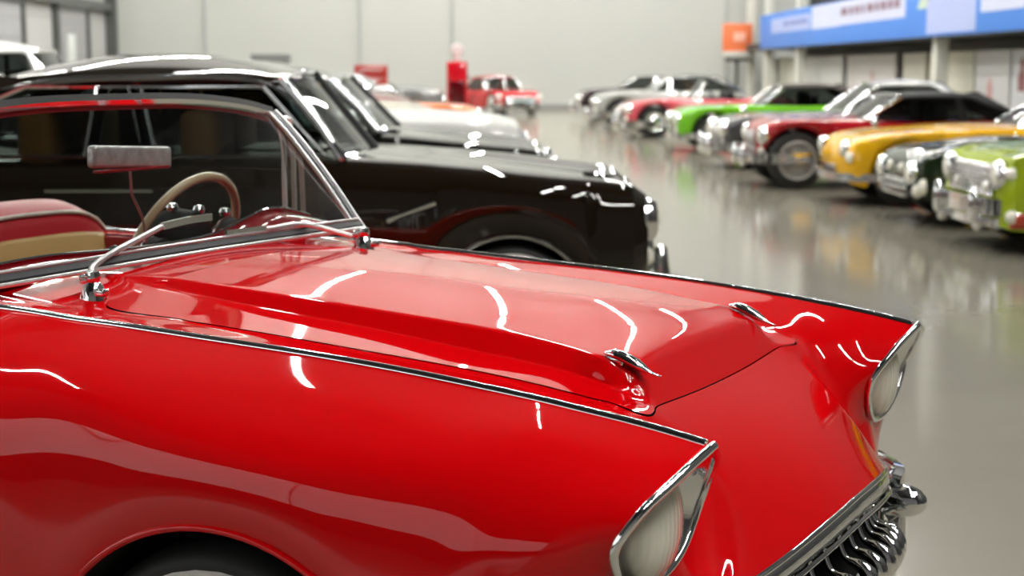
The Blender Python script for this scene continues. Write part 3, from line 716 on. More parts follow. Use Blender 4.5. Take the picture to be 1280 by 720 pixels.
    if P.get('scoop'):
        xa, xb, hw, hh, m = P['scoop']; bm = B(); rows = []
        for k in range(9):
            x = lerp(xa, xb, k/8); q = math.sin(PI*min(1, .2+.6*k/8)); rows.append([(x, u*hw, topz(x, u*hw).z-.02+(hh+.02)*q*(1-abs(u)**4)) for u in np.linspace(-1, 1, 9)])
        grid(bm, rows); obj('hood_scoop', bm, m, root)
    for (x, z) in P.get('mirrors', []):
        for s in (1, -1):
            p = side(x, z-.08, s); bm = B(); tube(bm, [p, p+Vector((-.01, s*.05, .09))], .008, 6); lathe(bm, [(0, .05), (.04, .04), (.06, 0), (.062, -.02), (0, -.02)], 16, 'X', p+Vector((-.01, s*.08, .12))); obj('wing_mirror', bm, CHROME, root, True, 50)
    for (x, y, z, vx, vz) in P.get('spears', []):
        for s in (1, -1):
            p = side(x, z, s); q = side(x+vx, z+vz, s); bm = B(); tube(bm, [p+Vector((0, s*.01, 0)), p.lerp(q, .3)+Vector((0, s*.02, 0)), q+Vector((0, s*.01, 0))], .012, 8, scale=[2.0, .9, 1.5]); obj('fender_spear', bm, CHROME, root)
    # ---- greenhouse
    G = roof
    if G:
        zb = G['zb']; yb = G.get('yb', W*.90)
        wx0, wx1, rx1, rx0 = G['xs']; zr = G['zr']; yr = G['yr']; kind = G.get('kind', 'hardtop')
        RM = G.get('mat', PM)
        A0 = lambda s: Vector((wx0, s*yb*G.get('wn', .92), zb)); A1 = lambda s: Vector((wx1, s*yr*.96, zr))
        R1 = lambda s: Vector((rx1, s*yr*.96, zr)); R0 = lambda s: Vector((rx0, s*yb*.92, zb))
        cx_ = G.get('bow', .10)
        def bowed(l, r, m, bow, up=0.):
            return [l.lerp(r, k/m)+Vector((bow*(1-(2*k/m-1)**2), 0, up*(1-(2*k/m-1)**2))) for k in range(m+1)]
        gl = G.get('glass', DARKGLASS)
        if kind != 'frame':
            # roof shell
            rows = []; crown = G.get('crown', .09); M = 16
            for k in range(M+1):
                t = k/M; x = lerp(wx1+.03, rx1-.03, t)
                hgt = crown*(1-abs(2*t-1)**2.4); bw = cx_*.6*(1-t)*max(0, 1-4*t)-cx_*.6*max(0, 4*t-3)
                yw = yr*(1-.05*abs(2*t-1)**3)
                rows.append([(x+bw*(1-u*u), u*yw, zr+.012+hgt*(1-abs(u)**2.6)-.012*(abs(u) > .99)) for u in np.linspace(-1, 1, 21)])
            bm = B(); grid(bm, rows); ro = obj('roof', bm, RM, root, True, 60); sd = ro.modifiers.new('t', 'SOLIDIFY'); sd.thickness = .03; sd.offset = -1
            if G.get('rail'):
                for s in (1, -1):
                    bm = B(); tube(bm, catmull([A0(s)+Vector((.02, s*.012, 0)), A1(s)+Vector((-.01, s*.018, -.045)), Vector(((wx1+rx1)/2, s*(yr+.012), zr+.012)), R1(s)+Vector((0, s*.018, -.045)), R0(s)+Vector((0, s*.01, 0))], 10), G['rail'], 8); obj('drip_rail', bm, G.get('railmat', CHROME), root)
            # rear window or fabric quarter
            bm = B(); grid(bm, [bowed(R0(1).lerp(R1(1), t), R0(-1).lerp(R1(-1), t), 12, -cx_*1.3, .05*t) for t in (0, .5, 1)]); obj('rear_window', bm, gl if G.get('rearglass', True) else RM, root)
        # windshield
        bm = B(); grid(bm, [bowed(A0(1).lerp(A1(1), t), A0(-1).lerp(A1(-1), t), 14, cx_*(1-.3*t), .03*t) for t in (0, .33, .66, 1)]); wsd = obj('windshield', bm, G.get('wglass', gl), root)
        fr = G.get('frame', .014)
        for nm, pts in (('windshield_base', bowed(A0(1), A0(-1), 14, cx_)), ('windshield_header', bowed(A1(1), A1(-1), 14, cx_*.7, .03))):
            bm = B(); tube(bm, pts, fr, 8); obj(nm, bm, CHROME, wsd)
        for s in (1, -1):
            bm = B(); tube(bm, [A0(s), A0(s).lerp(A1(s), .5)+Vector((.02, s*.006, 0)), A1(s)], G.get('apost', .03), 10); obj('windshield_post', bm, G.get('apostmat', CHROME), root)
        if G.get('divider'):
            bm = B(); tube(bm, [Vector((wx0+cx_, 0, zb)), Vector((wx1+cx_*.7, 0, zr+.03))], .022, 8); obj('windshield_divider', bm, CHROME, wsd)
        if kind != 'frame':
            def sp(x, z, s):                     # a point on the side plane of the greenhouse
                t = (z-zb)/(zr-zb); return Vector((x, s*lerp(yb, yr*.985, t), z))
            def edge_x(front_, z):
                t = (z-zb)/(zr-zb); return lerp(wx0, wx1, t) if front_ else lerp(rx0, rx1, t)
            for s in (1, -1):
                pil = G.get('pillars', [])        # (x at belt, x at roof, width, material)
                xs_b = [(edge_x(True, zb)-.03, edge_x(True, zr)-.05)]+[(a, b) for a, b, w_, m_ in pil]+[(edge_x(False, zb)+.06, edge_x(False, zr)+.08)]
                for (b0, t0), (b1, t1) in zip(xs_b[:-1], xs_b[1:]):
                    bm = B(); bm.faces.new([bm.verts.new(sp(*q, s)) for q in ((b0, zb-.005), (b1, zb-.005), (t1, zr-.015), (t0, zr-.015))]); obj('side_window', bm, gl, root)
                    if G.get('wtrim'):
                        bm = B(); e = G['wtrim']; tube(bm, [sp(*q, s)+Vector((0, s*.004, 0)) for q in ((b0-.03, zb+.012), (b1+.03, zb+.012), (t1+.03, zr-.03), (t0-.03, zr-.03))], e, 6, closed=True); obj('window_trim', bm, G.get('wtrimmat', CHROME), root)
                for a, b, w_, m_ in pil:
                    bm = B(); o_ = Vector((w_/2, 0, 0)); prism(bm, [sp(a, zb-.01, s)-o_, sp(a, zb-.01, s)+o_, sp(b, zr, s)+o_*.8, sp(b, zr, s)-o_*.8], (0, -s*.02, 0)); obj('window_pillar', bm, m_, root, False)
                # rear quarter / C pillar
                q0, q1 = sp(edge_x(False, zb)+.10, zb-.02, s), sp(edge_x(False, zr)+.14, zr+.01, s)
                bm = B(); grid(bm, [[q0, R0(s)+Vector((-.02, 0, -.02)), R0(s)+Vector((-.06, -s*.12, -.02))], [q1, R1(s)+Vector((-.02, 0, .02)), R1(s)+Vector((-.03, -s*.12, .03))]]); o = obj('rear_pillar', bm, RM, root); sd = o.modifiers.new('t', 'SOLIDIFY'); sd.thickness = .02
        # interior: seats and steering wheel
        sm = G.get('seatmat', TANVINYL)
        for sx in G.get('seats', [(wx1+rx1)/2-.2]):
            for s in (1, -1):
                bm = B(); sz = min(zb+.16, zr-.12) if kind != 'frame' else zb+.10
                box(bm, (sx, s*W*.42, (sz+.35)/2+.05), (.16, W*.66, sz-.35), .05); obj('seat', bm, sm, root, True, 50)
        bm = B(); tube(bm, [Vector((wx1-.18, W*.42, zb-.02))+Vector((.07*math.sin(a), .19*math.cos(a), .16*math.sin(a))) for a in [2*PI*k/28 for k in range(28)]], .013, 8, closed=True); obj('steering_wheel', bm, BLACK, root)
    if P.get('cockpit'):                            # open cars: dark cockpit recess with red/black trim
        xa, xb, zz, m = P['cockpit']; bm = B(); box(bm, ((xa+xb)/2, 0, zz), (xa-xb, W*1.45, .03), .012); obj('cockpit', bm, m, root)
    return root
# ================================================================ hall
CAM_H = 1.396
def px(x, Y): return (x-612)/2000*Y
XL, XR, YF, YB, ZC = -13.0, 11.0, -16.0, 55.6, 15.0

WALL = mat('white_wall', (.455, .468, .44), rough=.75, noise=(.35, .03))
WALLG = mat('grey_wall', (.38, .38, .37), rough=.7, noise=(.4, .05))
DARKP = mat('dark_steel_paint', (.07, .075, .07), .5, noise=(3, .15))
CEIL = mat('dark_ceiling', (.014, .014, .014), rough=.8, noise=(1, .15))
def floor_mat():
    m = mat('polished_concrete', (.25, .238, .21), rough=.17, coat=.0, spec=.25)
    nt = m.node_tree; b = nt.nodes['Principled BSDF']
    tc = nt.nodes.new('ShaderNodeTexCoord'); n = nt.nodes.new('ShaderNodeTexNoise'); n.inputs['Scale'].default_value = .35; n.inputs['Detail'].default_value = 8
    n2 = nt.nodes.new('ShaderNodeTexNoise'); n2.inputs['Scale'].default_value = 6; n2.inputs['Detail'].default_value = 6
    r = nt.nodes.new('ShaderNodeValToRGB'); r.color_ramp.elements[0].color = (.225, .210, .165, 1); r.color_ramp.elements[1].color = (.275, .258, .204, 1); r.color_ramp.elements[0].position = .35; r.color_ramp.elements[1].position = .65
    mr = nt.nodes.new('ShaderNodeMapRange'); mr.inputs[3].default_value = .08; mr.inputs[4].default_value = .15
    nt.links.new(tc.outputs['Object'], n.inputs['Vector']); nt.links.new(tc.outputs['Object'], n2.inputs['Vector'])
    nt.links.new(n.outputs['Fac'], r.inputs[0]); nt.links.new(r.outputs[0], b.inputs['Base Color']); nt.links.new(n2.outputs['Fac'], mr.inputs[0]); nt.links.new(mr.outputs[0], b.inputs['Roughness'])
    return m
def slab(name, c, s, m): bm = B(); box(bm, c, s); return struct(name, bm, m)
cx_, cy_ = (XL+XR)/2, (YF+YB)/2
slab('floor', (cx_, cy_, -.1), (XR-XL+.4, YB-YF+.4, .2), floor_mat())
YCL = 27.0  # ceiling split so the hood reflects a pale half, the fender a dark one
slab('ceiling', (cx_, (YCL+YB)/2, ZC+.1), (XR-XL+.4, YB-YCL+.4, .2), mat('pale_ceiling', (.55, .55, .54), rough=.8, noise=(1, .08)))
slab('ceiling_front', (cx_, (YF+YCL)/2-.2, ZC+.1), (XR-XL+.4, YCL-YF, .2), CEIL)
slab('wall_back', (cx_, YB+.1, ZC/2), (XR-XL+.4, .2, ZC), WALL)
WPOST = mat('white_post', (.66, .66, .60), .5, noise=(4, .05))
WALLD = mat('charcoal_wall', (.05, .05, .05), rough=.8, noise=(1, .1))
slab('wall_front', (cx_, YF-.1, ZC/2), (XR-XL+.4, .2, ZC), mat('plain_grey_wall', (.20, .20, .20), rough=.8, noise=(1, .1)))
YW = 24.0  # unseen stretch coloured dark above and below the panes to sharpen their reflection
slab('wall_left', (XL-.1, (YW+YB)/2, ZC/2), (.2, YB-YW, ZC), WALLG)
slab('wall_left_lower', (XL-.1, (YW+YF)/2, .8), (.2, YW-YF, 1.6), WALLD)
slab('wall_left_upper', (XL-.1, (YW+YF)/2, (6.8+ZC)/2), (.2, YW-YF, ZC-6.8), WALLD)
ADDED_PANE = mat('frosted_daylight_pane', (.8, .8, .8), .6, emit=(.95, .98, 1.0), estr=PANE_GLOW)  # glowing panes of added, unseen windows, for the pale band reflected on the fender
nW = 8; wW = (YW-YF)/nW
for k in range(nW):
    yc = YF+wW*(k+.5); bm = B()
    for sx in (-1, 1): box(bm, (XL-.04, yc+sx*(wW/2-.02), 4.2), (.16, .04, 5.2))
    for zz in (1.63, 6.77): box(bm, (XL-.04, yc, zz), (.16, wW-.08, .06))
    wi = struct('window_%d' % (k+1), bm, WPOST)
    bm = B(); box(bm, (XL-.06, yc, 4.2), (.02, wW-.08, 5.08)); obj('window_pane', bm, ADDED_PANE, wi, False)
slab('wall_right', (XR+.1, cy_, ZC/2), (.2, YB-YF, ZC), mat('dim_wall', (.022, .022, .022), rough=.75, noise=(.5, .1)))  # dimness of the space over the mezzanine put into the wall colour
slab('baseboard_back', (cx_, YB-.015, .09), (XR-XL, .03, .18), mat('grey_base', (.22, .22, .21), .6, noise=(2, .1)))
SEAM = mat('seam_grey', (.36, .37, .36), .6, noise=(2, .1))
for k, xp in enumerate((262, 452, 566, 905), 1):
    slab('trim_%d' % k, (px(xp, YB), YB-.03, ZC/2), (.10, .06, ZC), SEAM)
slab('trim_5', (XL+.18, YB-.4, ZC/2), (.34, .34, ZC), DARKP)
slab('trim_6', (XL+.12, 44.5, 3.45), (.22, 21.5, .26), DARKP)
for k, (ya, yb, m) in enumerate(((36.5, 44.8, (.30, .30, .31)), (48.6, 52.0, (.26, .26, .26))), 1):
    bm = B(); box(bm, (XL+.06, (ya+yb)/2, 1.6), (.12, yb-ya, 3.2), .02)
    for q in range(6): box(bm, (XL+.125, (ya+yb)/2, .3+q*.5), (.02, yb-ya-.2, .03))
    d = struct('door_%d' % k, bm, mat('door_grey%d' % k, m, .55, noise=(1, .08)))
    bm = B()
    for yy in (ya-.12, yb+.12): box(bm, (XL+.10, yy, 1.65), (.2, .22, 3.3))
    box(bm, (XL+.10, (ya+yb)/2, 3.27), (.2, yb-ya+.4, .14)); f = obj('door_frame', bm, DARKP, d, False)
bm = B(); box(bm, (XL+.14, 50.0, 2.0), (.04, .9, .9), .01); p = tag(obj('notice_board', bm, mat('pale_board', (.55, .57, .56), .6, noise=(3, .1))), 'small pale square board fixed on the grey roller door by the far left corner', 'board')

# ---- mezzanine with its banner on the right
XM = 8.5
slab('trim_7', ((XM+.025+XR)/2, 36, 2.10), (XR-XM-.05, 37, .2), mat('mezzanine_edge', (.05, .05, .048), .6, noise=(2, .2)))
for xp, lab in ((936, 'white steel post at the far end of the blue banner'), (958, 'white steel post holding up the mezzanine, second from the far end'), (998, 'white steel post under the far half of the blue banner, beside the tall white board'),
                (1172, 'white steel post under the pale panel of the blue banner')):
    Y = 2000*(XM+.32)/(xp-612); bm = B(); w = .26
    box(bm, (XM+.32, Y, 1.0), (w, w, 2.0), .015); box(bm, (XM+.32, Y, .02), (w+.14, w+.14, .04)); box(bm, (XM+.32, Y, 3.9), (w, w, 3.4), .015)
    tag(obj('steel_post', bm, WPOST), lab, 'post', 'mezzanine posts')
# banner: a printed sheet hung along the rail, one piece, with its printed fields
BLUE = mat('banner_blue', (.055, .20, .62), .5, noise=(1, .06)); PALE = mat('banner_pale', (.50, .53, .68), .5, noise=(1, .05)); LILAC = mat('banner_lilac', (.34, .40, .66), .5, noise=(.6, .08)); INK = mat('banner_ink', (.20, .12, .16), .5, noise=(5, .2)); INKB = mat('banner_ink_blue', (.16, .20, .45), .5, noise=(5, .2)); PGREEN = mat('banner_green', (.45, .55, .42), .5, noise=(2, .1))
def bY(x): return 2000*XM/(x-612)
def bstrip(parent, xa, xb, za, zb, m, name, d=.03, sk=0.):
    ya, yb = bY(xa), bY(xb); bm = B(); prism(bm, [(XM-d, ya, za), (XM-d, yb, za), (XM-d, yb+sk, zb), (XM-d, ya+sk, zb)], (.02, 0, 0)); return obj(name, bm, m, parent, False)
ya, yb = bY(948), bY(1300)
bm = B(); box(bm, (XM, (ya+yb)/2, 2.52), (.05, ya-yb, 1.02), .004)
ban = obj('hanging_banner', bm, BLUE); tag(ban, 'long blue banner with pale printed fields hung along the mezzanine rail', 'banner')
bstrip(ban, 962, 1010, 2.44, 2.86, LILAC, 'printed_field')
bstrip(ban, 1012, 1046, 2.42, 3.0, PALE, 'printed_field'); bstrip(ban, 1046, 1128, 2.44, 3.0, PALE, 'printed_field')
bstrip(ban, 1155, 1216, 2.06, 3.02, LILAC, 'printed_field'); bstrip(ban, 1222, 1300, 2.36, 3.02, PALE, 'printed_field'); bstrip(ban, 1143, 1154, 2.56, 3.02, PGREEN, 'printed_field', sk=-.5)
for a, b in ((977, 983), (986, 991), (993, 998), (1000, 1006)): bstrip(ban, a, b, 2.62, 2.74, INKB, 'printed_mark', .045)
for a, b in ((1049, 1056), (1059, 1063), (1066, 1071), (1074, 1077), (1081, 1088), (1091, 1095), (1098, 1104), (1107, 1112), (1115, 1121)): bstrip(ban, a, b, 2.66, 2.84, INK, 'printed_mark', .045)
# orange sign at the end of the hall
bm = B(); box(bm, (px(919, 53.8), 53.8, 2.42), (.98, .16, .92), .02); s = obj('wall_sign', bm, mat('orange_sign', (.72, .17, .06), .5, noise=(2, .08))); tag(s, 'square orange sign with a pale base hanging at the far end of the banner', 'sign')
bm = B(); box(bm, (px(919, 53.8), 53.72, 1.86), (1.06, .3, .22), .02); obj('sign_base', bm, mat('sign_grey', (.45, .45, .41), .5, noise=(2, .08)), s)
bm = B(); box(bm, (px(919, 53.8)+.06, 53.705, 2.44), (.40, .02, .30), .005); obj('sign_mark', bm, mat('sign_pale', (.85, .42, .32), .5, noise=(3, .08)), s)
bm = B(); box(bm, (px(919, 53.8), 53.8, 1.70), (.8, .14, .12)); tube(bm, [(px(919, 53.8), 53.85, 1.7), (px(919, 53.8), 53.85, 0.0)], .06, 10); box(bm, (px(919, 53.8), 53.85, .02), (.6, .5, .04)); obj('sign_stand', bm, DARKP, s)
# display boards under the mezzanine
XB_ = 9.4
def dY(x): return 2000*XB_/(x-612)
boards = [(956, 969, (.50, .51, .46), 'pale board under the mezzanine at the far end, below the orange sign'), (973, 994, (.62, .62, .54), 'cream board under the mezzanine just left of the tall white board'),
          (1002, 1052, (.60, .60, .58), 'tall white board under the far half of the blue banner'), (1058, 1118, (.56, .54, .52), 'pale board with faint red print under the middle of the blue banner'),
          (1128, 1156, (.56, .56, .48), 'narrow cream board behind the black soft top of the red roadster'), (1161, 1216, (.62, .62, .52), 'wide plain cream board under the pale panel of the banner'),
          (1219, 1262, (.55, .55, .56), 'white poster board with a pink printed figure'), (1265, 1330, (.58, .59, .62), 'pale blue-white poster board with a dark red printed figure, nearest of the boards')]
for i, (a, b, c, lab) in enumerate(boards):
    ya, yb = dY(a), dY(b); bm = B(); box(bm, (XB_, (ya+yb)/2, .93), (.08, ya-yb, 1.62), .01); 
    o = obj('display_board', bm, mat('board_%d' % i, c, .6, noise=(1, .05))); tag(o, lab, 'board', 'boards below the mezzanine')
    for yy in (ya-.03, yb+.03):
        bm = B(); box(bm, (XB_, yy, .06), (.5, .06, .12), .01); box(bm, (XB_+.05, yy, .9), (.05, .05, 1.7)); obj('board_foot', bm, DARKP, o, False)
def fig(a, m, name, sc, z0):
    o = [x for x in bpy.data.objects if x.name.startswith('display_board')][-1 if a > 1260 else -2 if a > 1200 else -5]
    pts = [(-.5, 0), (.5, 0), (.55, .35), (.25, .62), (.30, .82), (0, 1.), (-.28, .82), (-.22, .6), (-.55, .4)]
    Y = dY(a); bm = B(); prism(bm, [(XB_-.052, Y-u*sc*.6, z0+v*sc) for u, v in pts], (.012, 0, 0)); obj(name, bm, m, o, False)
PINK = mat('poster_pink', (.50, .28, .27), .6, noise=(3, .1)); MAROON = mat('poster_maroon', (.24, .09, .09), .6, noise=(3, .1))
fig(1238, PINK, 'printed_figure', .95, .30); fig(1230, MAROON, 'printed_figure', .4, .3); fig(1278, MAROON, 'printed_figure', .62, 1.0); fig(1090, PINK, 'printed_figure', .7, .7)
slab('wall_mezzanine', (10.6, 36, 1.0), (.1, 37, 2.0), mat('mezz_wall', (.22, .22, .20), .7, noise=(1, .1)))

# ---- lamps under the ceiling
LAMPW = mat('lamp_diffuser', (1, 1, 1), .5, emit=(1.0, .985, .94), estr=LAMP)
HOUS = mat('lamp_housing', (.5, .5, .5), .5, noise=(3, .1))
proto = None; ZL = 12.6
SPOTS = [(X, Y) for X in (-8.6, -3.7, 1.1, 6.0, 9.6) for Y in (9.5, 16.5, 23.5, 30.5, 37.5, 44.5, 51.5) if not ((X, Y) in ((6.0, 9.5), (-3.7, 9.5), (1.1, 9.5)) or (X > 9 and Y < 30))]
SPOTS += [(3.6, 2.5), (6.2, 2.5), (8.8, 2.5), (3.6, -4.5), (6.2, -4.5)]  # extra lamps, added out of view to brighten the red car's nose
for X, Y in SPOTS:
    if True:
        loc = (X, float(Y), ZL)
        if proto is None:
            proto = thing('ceiling_lamp', 'long thin white lamp hanging from the dark ceiling of the hall', 'lamp', loc, 0, 'hall ceiling lamps')
            bm = B(); box(bm, (0, 0, .05), (.05, 6.1, .10), .02); h = obj('housing', bm, HOUS, proto)
            bm = B(); box(bm, (0, 0, -.02), (.075, 6.0, .05), .01); d = obj('diffuser', bm, LAMPW, proto)
            bm = B()
            for yy in (-2.5, 2.5): tube(bm, [(0, yy, .1), (0, yy, ZC-ZL)], .008, 6)
            w = obj('hanger', bm, DARKP, proto)
        else:
            r = proto.copy(); COL.objects.link(r); r.location = loc
            for ch in (h, d, w):
                c = ch.copy(); COL.objects.link(c); c.parent = r

# ================================================================ cars
build_vette(-.0101, 3.1389, 2.06399)

BLACKP = paint('black', (.006, .006, .0055), rough=.22); BROWNBLK = paint('brown_black', (.011, .007, .0035), rough=.22)
coupe = [(.61, .80, .44, .83, .79), (.59, .86, .36, .872, .825), (.45, .89, .28, .897, .85), (.2, .90, .25, .925, .880), (-.1, .90, .25, .957, .920), (-.5, .90, .25, .985, .982), (-.78, .90, .24, 1.0, 1.02), (-2.0, .91, .24, 1.0, 1.02), (-2.8, .91, .25, .99, 1.02), (-3.5, .90, .28, .95, .97), (-4.1, .85, .35, .86, .88), (-4.3, .75, .44, .72, .74)]
f1 = {'lamps': [(.70, .72, .085)], 'small': [(.70, .55, .045, LENS)], 'grille': (.56, .40, .66, 6, 'h'), 'bumpers': [(.40, .15, .07)], 'overriders': [.35]}
s1 = car('black_coupe', 'black rounded-roof car with tan seats standing directly behind the red sports car', (.10, 7.92), 90, BROWNBLK,
    dict(tab=coupe, wb=2.85, r=.31, arch=.345, yf=.80, front=f1, arch_trim=True, side_trim=[(-2.05, -1.58, .868, .010), (-3.4, -2.2, .80, .008)], spears=[(-.55, 0, .740, .21, .075)], hood_trim=(.36, .52), wheel='whitewall_disc'),
    dict(zb=1.0, yb=.82, xs=(-.76, -1.03, -2.28, -2.95), zr=1.345, yr=.70, crown=.115, rail=.014, railmat=mat('rail_chrome', (.55, .55, .56), .12, metal=1., noise=(5, .1)), wtrim=.009, wtrimmat=CHROME, divider=True, apost=.022, apostmat=CHROME, glass=glass('sedan_glass', (.55, .6, .58), .75), wglass=GLASS,
         pillars=[(-1.86, -1.82, .055, BLACKP), (-1.60, -1.68, .035, CHROME)], seats=[-1.42, -2.15]))
blk2 = [(a, b, c, d, e) for a, b, c, d, e in coupe]
car('black_sedan', 'second black car in the left row, behind the black rounded-roof one', (-.21, 10.95), 90, BLACKP,
    dict(tab=blk2, wb=2.8, r=.33, front={'lamps': [(.68, .74, .085)], 'small': [(.66, .56, .05, LENS), (.42, .62, .05, LENS)], 'grille': (.5, .42, .68, 9, 'v'), 'bumpers': [(.42, .16, .12)], 'overriders': [.3, .55]}, side_trim=[(-3.5, .3, .84, .010)], wheel='whitewall_disc'),
    dict(zb=1.0, yb=.82, xs=(-.50, -.80, -2.2, -2.8), zr=1.31, yr=.71, crown=.13, rail=.016, divider=True, apost=.035, apostmat=STEEL, pillars=[(-1.55, -1.5, .07, BLACKP)], seats=[-1.3, -2.0], wtrim=.01))
WHITEP = paint('white', (.80, .80, .77), rough=.3)
big = [(.72, .80, .45, .84, .84), (.68, .88, .34, .93, .93), (.5, .91, .27, .97, .99), (.1, .92, .25, .99, 1.03), (-.5, .92, .25, 1.0, 1.05), (-.8, .92, .25, 1.0, 1.06), (-2.2, .92, .25, .99, 1.03), (-3.1, .92, .28, .97, 1.0), (-3.9, .90, .32, .92, .92), (-4.3, .80, .42, .78, .78)]
bigroof = lambda **k: dict(dict(zb=1.02, yb=.84, xs=(-.75, -1.10, -2.5, -3.1), zr=1.40, yr=.70, crown=.10, pillars=[(-1.8, -1.78, .06, BLACKP)], seats=[-1.6, -2.4], wtrim=.010, apost=.03), **k)
stdfront = lambda z=.70: {'lamps': [(.68, z, .085)], 'small': [(.66, z-.18, .045, LENS)], 'grille': (.52, z-.26, z-.02, 6, 'h'), 'bumpers': [(z-.30, .15, .12)], 'overriders': [.35]}
car('white_car', 'white car in the left row, third back behind the two black ones', (-.42, 14.0), 90, WHITEP, dict(tab=big, wb=2.8, r=.33, front=stdfront(.74), wheel='whitewall_disc', side_trim=[(-3.8, .4, .75, .012)]), bigroof(mat=WHITEP, xs=(-1.15, -1.5, -2.6, -3.2), zr=1.36))
car('cream_car', 'cream car with bright headlamps behind the white car in the left row', (-1.35, 18.6), 90, paint('cream', (.50, .46, .36)), dict(tab=big, wb=2.8, r=.33, front=stdfront(.72), wheel='whitewall_disc'), bigroof(zr=1.30, crown=.06))
car('maroon_car', 'dark maroon car partly hidden behind the cream car', (-1.9, 24.4), 90, paint('maroon', (.17, .02, .03)), dict(tab=big, wb=2.8, r=.33, front=stdfront(.72)), bigroof(zr=1.28, crown=.06))
low = [(.60, .62, .36, .58, .58), (.56, .72, .28, .66, .66), (.40, .77, .22, .73, .72), (.1, .79, .20, .77, .755), (-.4, .79, .20, .79, .79), (-.8, .79, .20, .79, .80), (-1.6, .79, .20, .78, .78), (-2.2, .80, .22, .79, .80), (-2.8, .78, .28, .76, .76), (-3.2, .66, .36, .64, .64)]
openwind = lambda **k: dict(dict(kind='frame', zb=.79, yb=.66, xs=(-.80, -1.05, -1.6, -2.0), zr=1.12, yr=.58, seats=[-1.55], seatmat=BLACK, apost=.018, apostmat=CHROME), **k)
car('orange_roadster', 'low orange car near the tall red cabinet at the back', (-.75, 28.8), 90, paint('orange', (.75, .16, .03)), dict(tab=low, wb=2.3, r=.31, front=stdfront(.58), cockpit=(-1.0, -1.8, .80, BLACK)), openwind())
car('grey_saloon', 'grey car with a dark flat roof left of the tall red cabinet', (-1.7, 34.5), 90, paint('mid_grey', (.16, .165, .16)), dict(tab=big, wb=2.8, r=.33, front=stdfront(.72)), bigroof(zr=1.26, crown=.05))
car('pale_car', 'tall pale car with a white roof at the upper left, behind the black cars', (-4.8, 21.4), 90, paint('pale_grey', (.45, .46, .44)), dict(tab=big, wb=2.8, r=.35, front=stdfront(.74), wheel='whitewall_disc'), bigroof(mat=WHITEP, zr=1.62, crown=.14, xs=(-.85, -1.1, -2.9, -3.2)))
car('red_coupe', 'small red car standing by itself against the back wall', (px(640, 50.5), 49.6), 158, paint('red_far', (.50, .01, .015)), dict(tab=[(a, b*.95, c, d*.95, e*.95) for a, b, c, d, e in low], wb=2.3, r=.31, front=stdfront(.55), wheel='whitewall_disc'), dict(zb=.75, yb=.68, xs=(-.75, -1.1, -1.9, -2.4), zr=1.13, yr=.54, crown=.07, seats=[-1.5], apost=.025))
# tall red cabinet
cabx = px(572, 47)
bm = B(); box(bm, (0, 0, .86), (.60, .52, 1.5), .05); c = obj('red_cabinet', bm, paint('cabinet_red', (.42, .005, .012))); c.location = (cabx, 47, 0); tag(c, 'tall red upright cabinet with a pale round top against the back wall', 'cabinet')
bm = B(); box(bm, (0, -.262, .62), (.46, .03, .85), .01); obj('cabinet_door', bm, paint('cabinet_dark', (.07, .002, .004)), c)
bm = B(); box(bm, (0, 0, .06), (.66, .58, .12), .02); obj('cabinet_plinth', bm, DARKP, c)
bm = B(); tube(bm, [(0, 0, 1.6), (0, 0, 1.78)], .09, 12); lathe(bm, [(0, -.10), (.16, -.08), (.19, 0), (.16, .08), (0, .10)], 24, 'Y', (0, 0, 1.93)); obj('cabinet_globe', bm, mat('globe', (.60, .50, .50), .4, noise=(4, .1)), c)
bm = B(); tube(bm, catmull([(.30, 0, 1.2), (.45, -.05, 1.0), (.42, -.05, .5), (.32, 0, .35)], 6), .02, 8); obj('cabinet_hose', bm, RUBBER, c)

bm = B(); box(bm, (0, 0, .95), (1.05, .5, 1.7), .02); c = obj('steel_cabinet', bm, mat('cabinet_grey', (.13, .135, .13), .5, noise=(3, .1))); c.location = (px(342, 45), 45, 0); tag(c, 'dark grey cabinet whose top shows just above the black roof', 'cabinet')
bm = B(); box(bm, (0, 0, .06), (1.0, .46, .12)); obj('cabinet_plinth', bm, DARKP, c)
for s in (-1, 1):
    bm = B(); box(bm, (s*.26, -.255, .95), (.48, .02, 1.5), .005); dd = obj('cabinet_door', bm, mat('cabinet_grey', (0, 0, 0)), c); bm = B(); box(bm, (s*.06, -.27, 1.0), (.02, .02, .2)); obj('cabinet_handle', bm, STEEL, dd)
bm = B(); box(bm, (0, 0, .82), (.85, .5, 1.34), .02); c = obj('tool_chest', bm, paint('tool_red', (.36, .03, .025))); c.location = (px(466, 42), 42, 0); tag(c, 'low red chest showing above the car roofs left of the tall red cabinet', 'chest')
for k in range(5):
    bm = B(); box(bm, (0, -.255, .32+k*.25), (.78, .02, .22), .004); dd = obj('chest_drawer', bm, paint('tool_red', (0, 0, 0)), c); bm = B(); tube(bm, [(-.3, -.28, .38+k*.25), (.3, -.28, .38+k*.25)], .012, 8); obj('drawer_handle', bm, STEEL, dd)
bm = B(); box(bm, (0, 0, .075), (.7, .4, .15)); obj('chest_plinth', bm, DARKP, c)
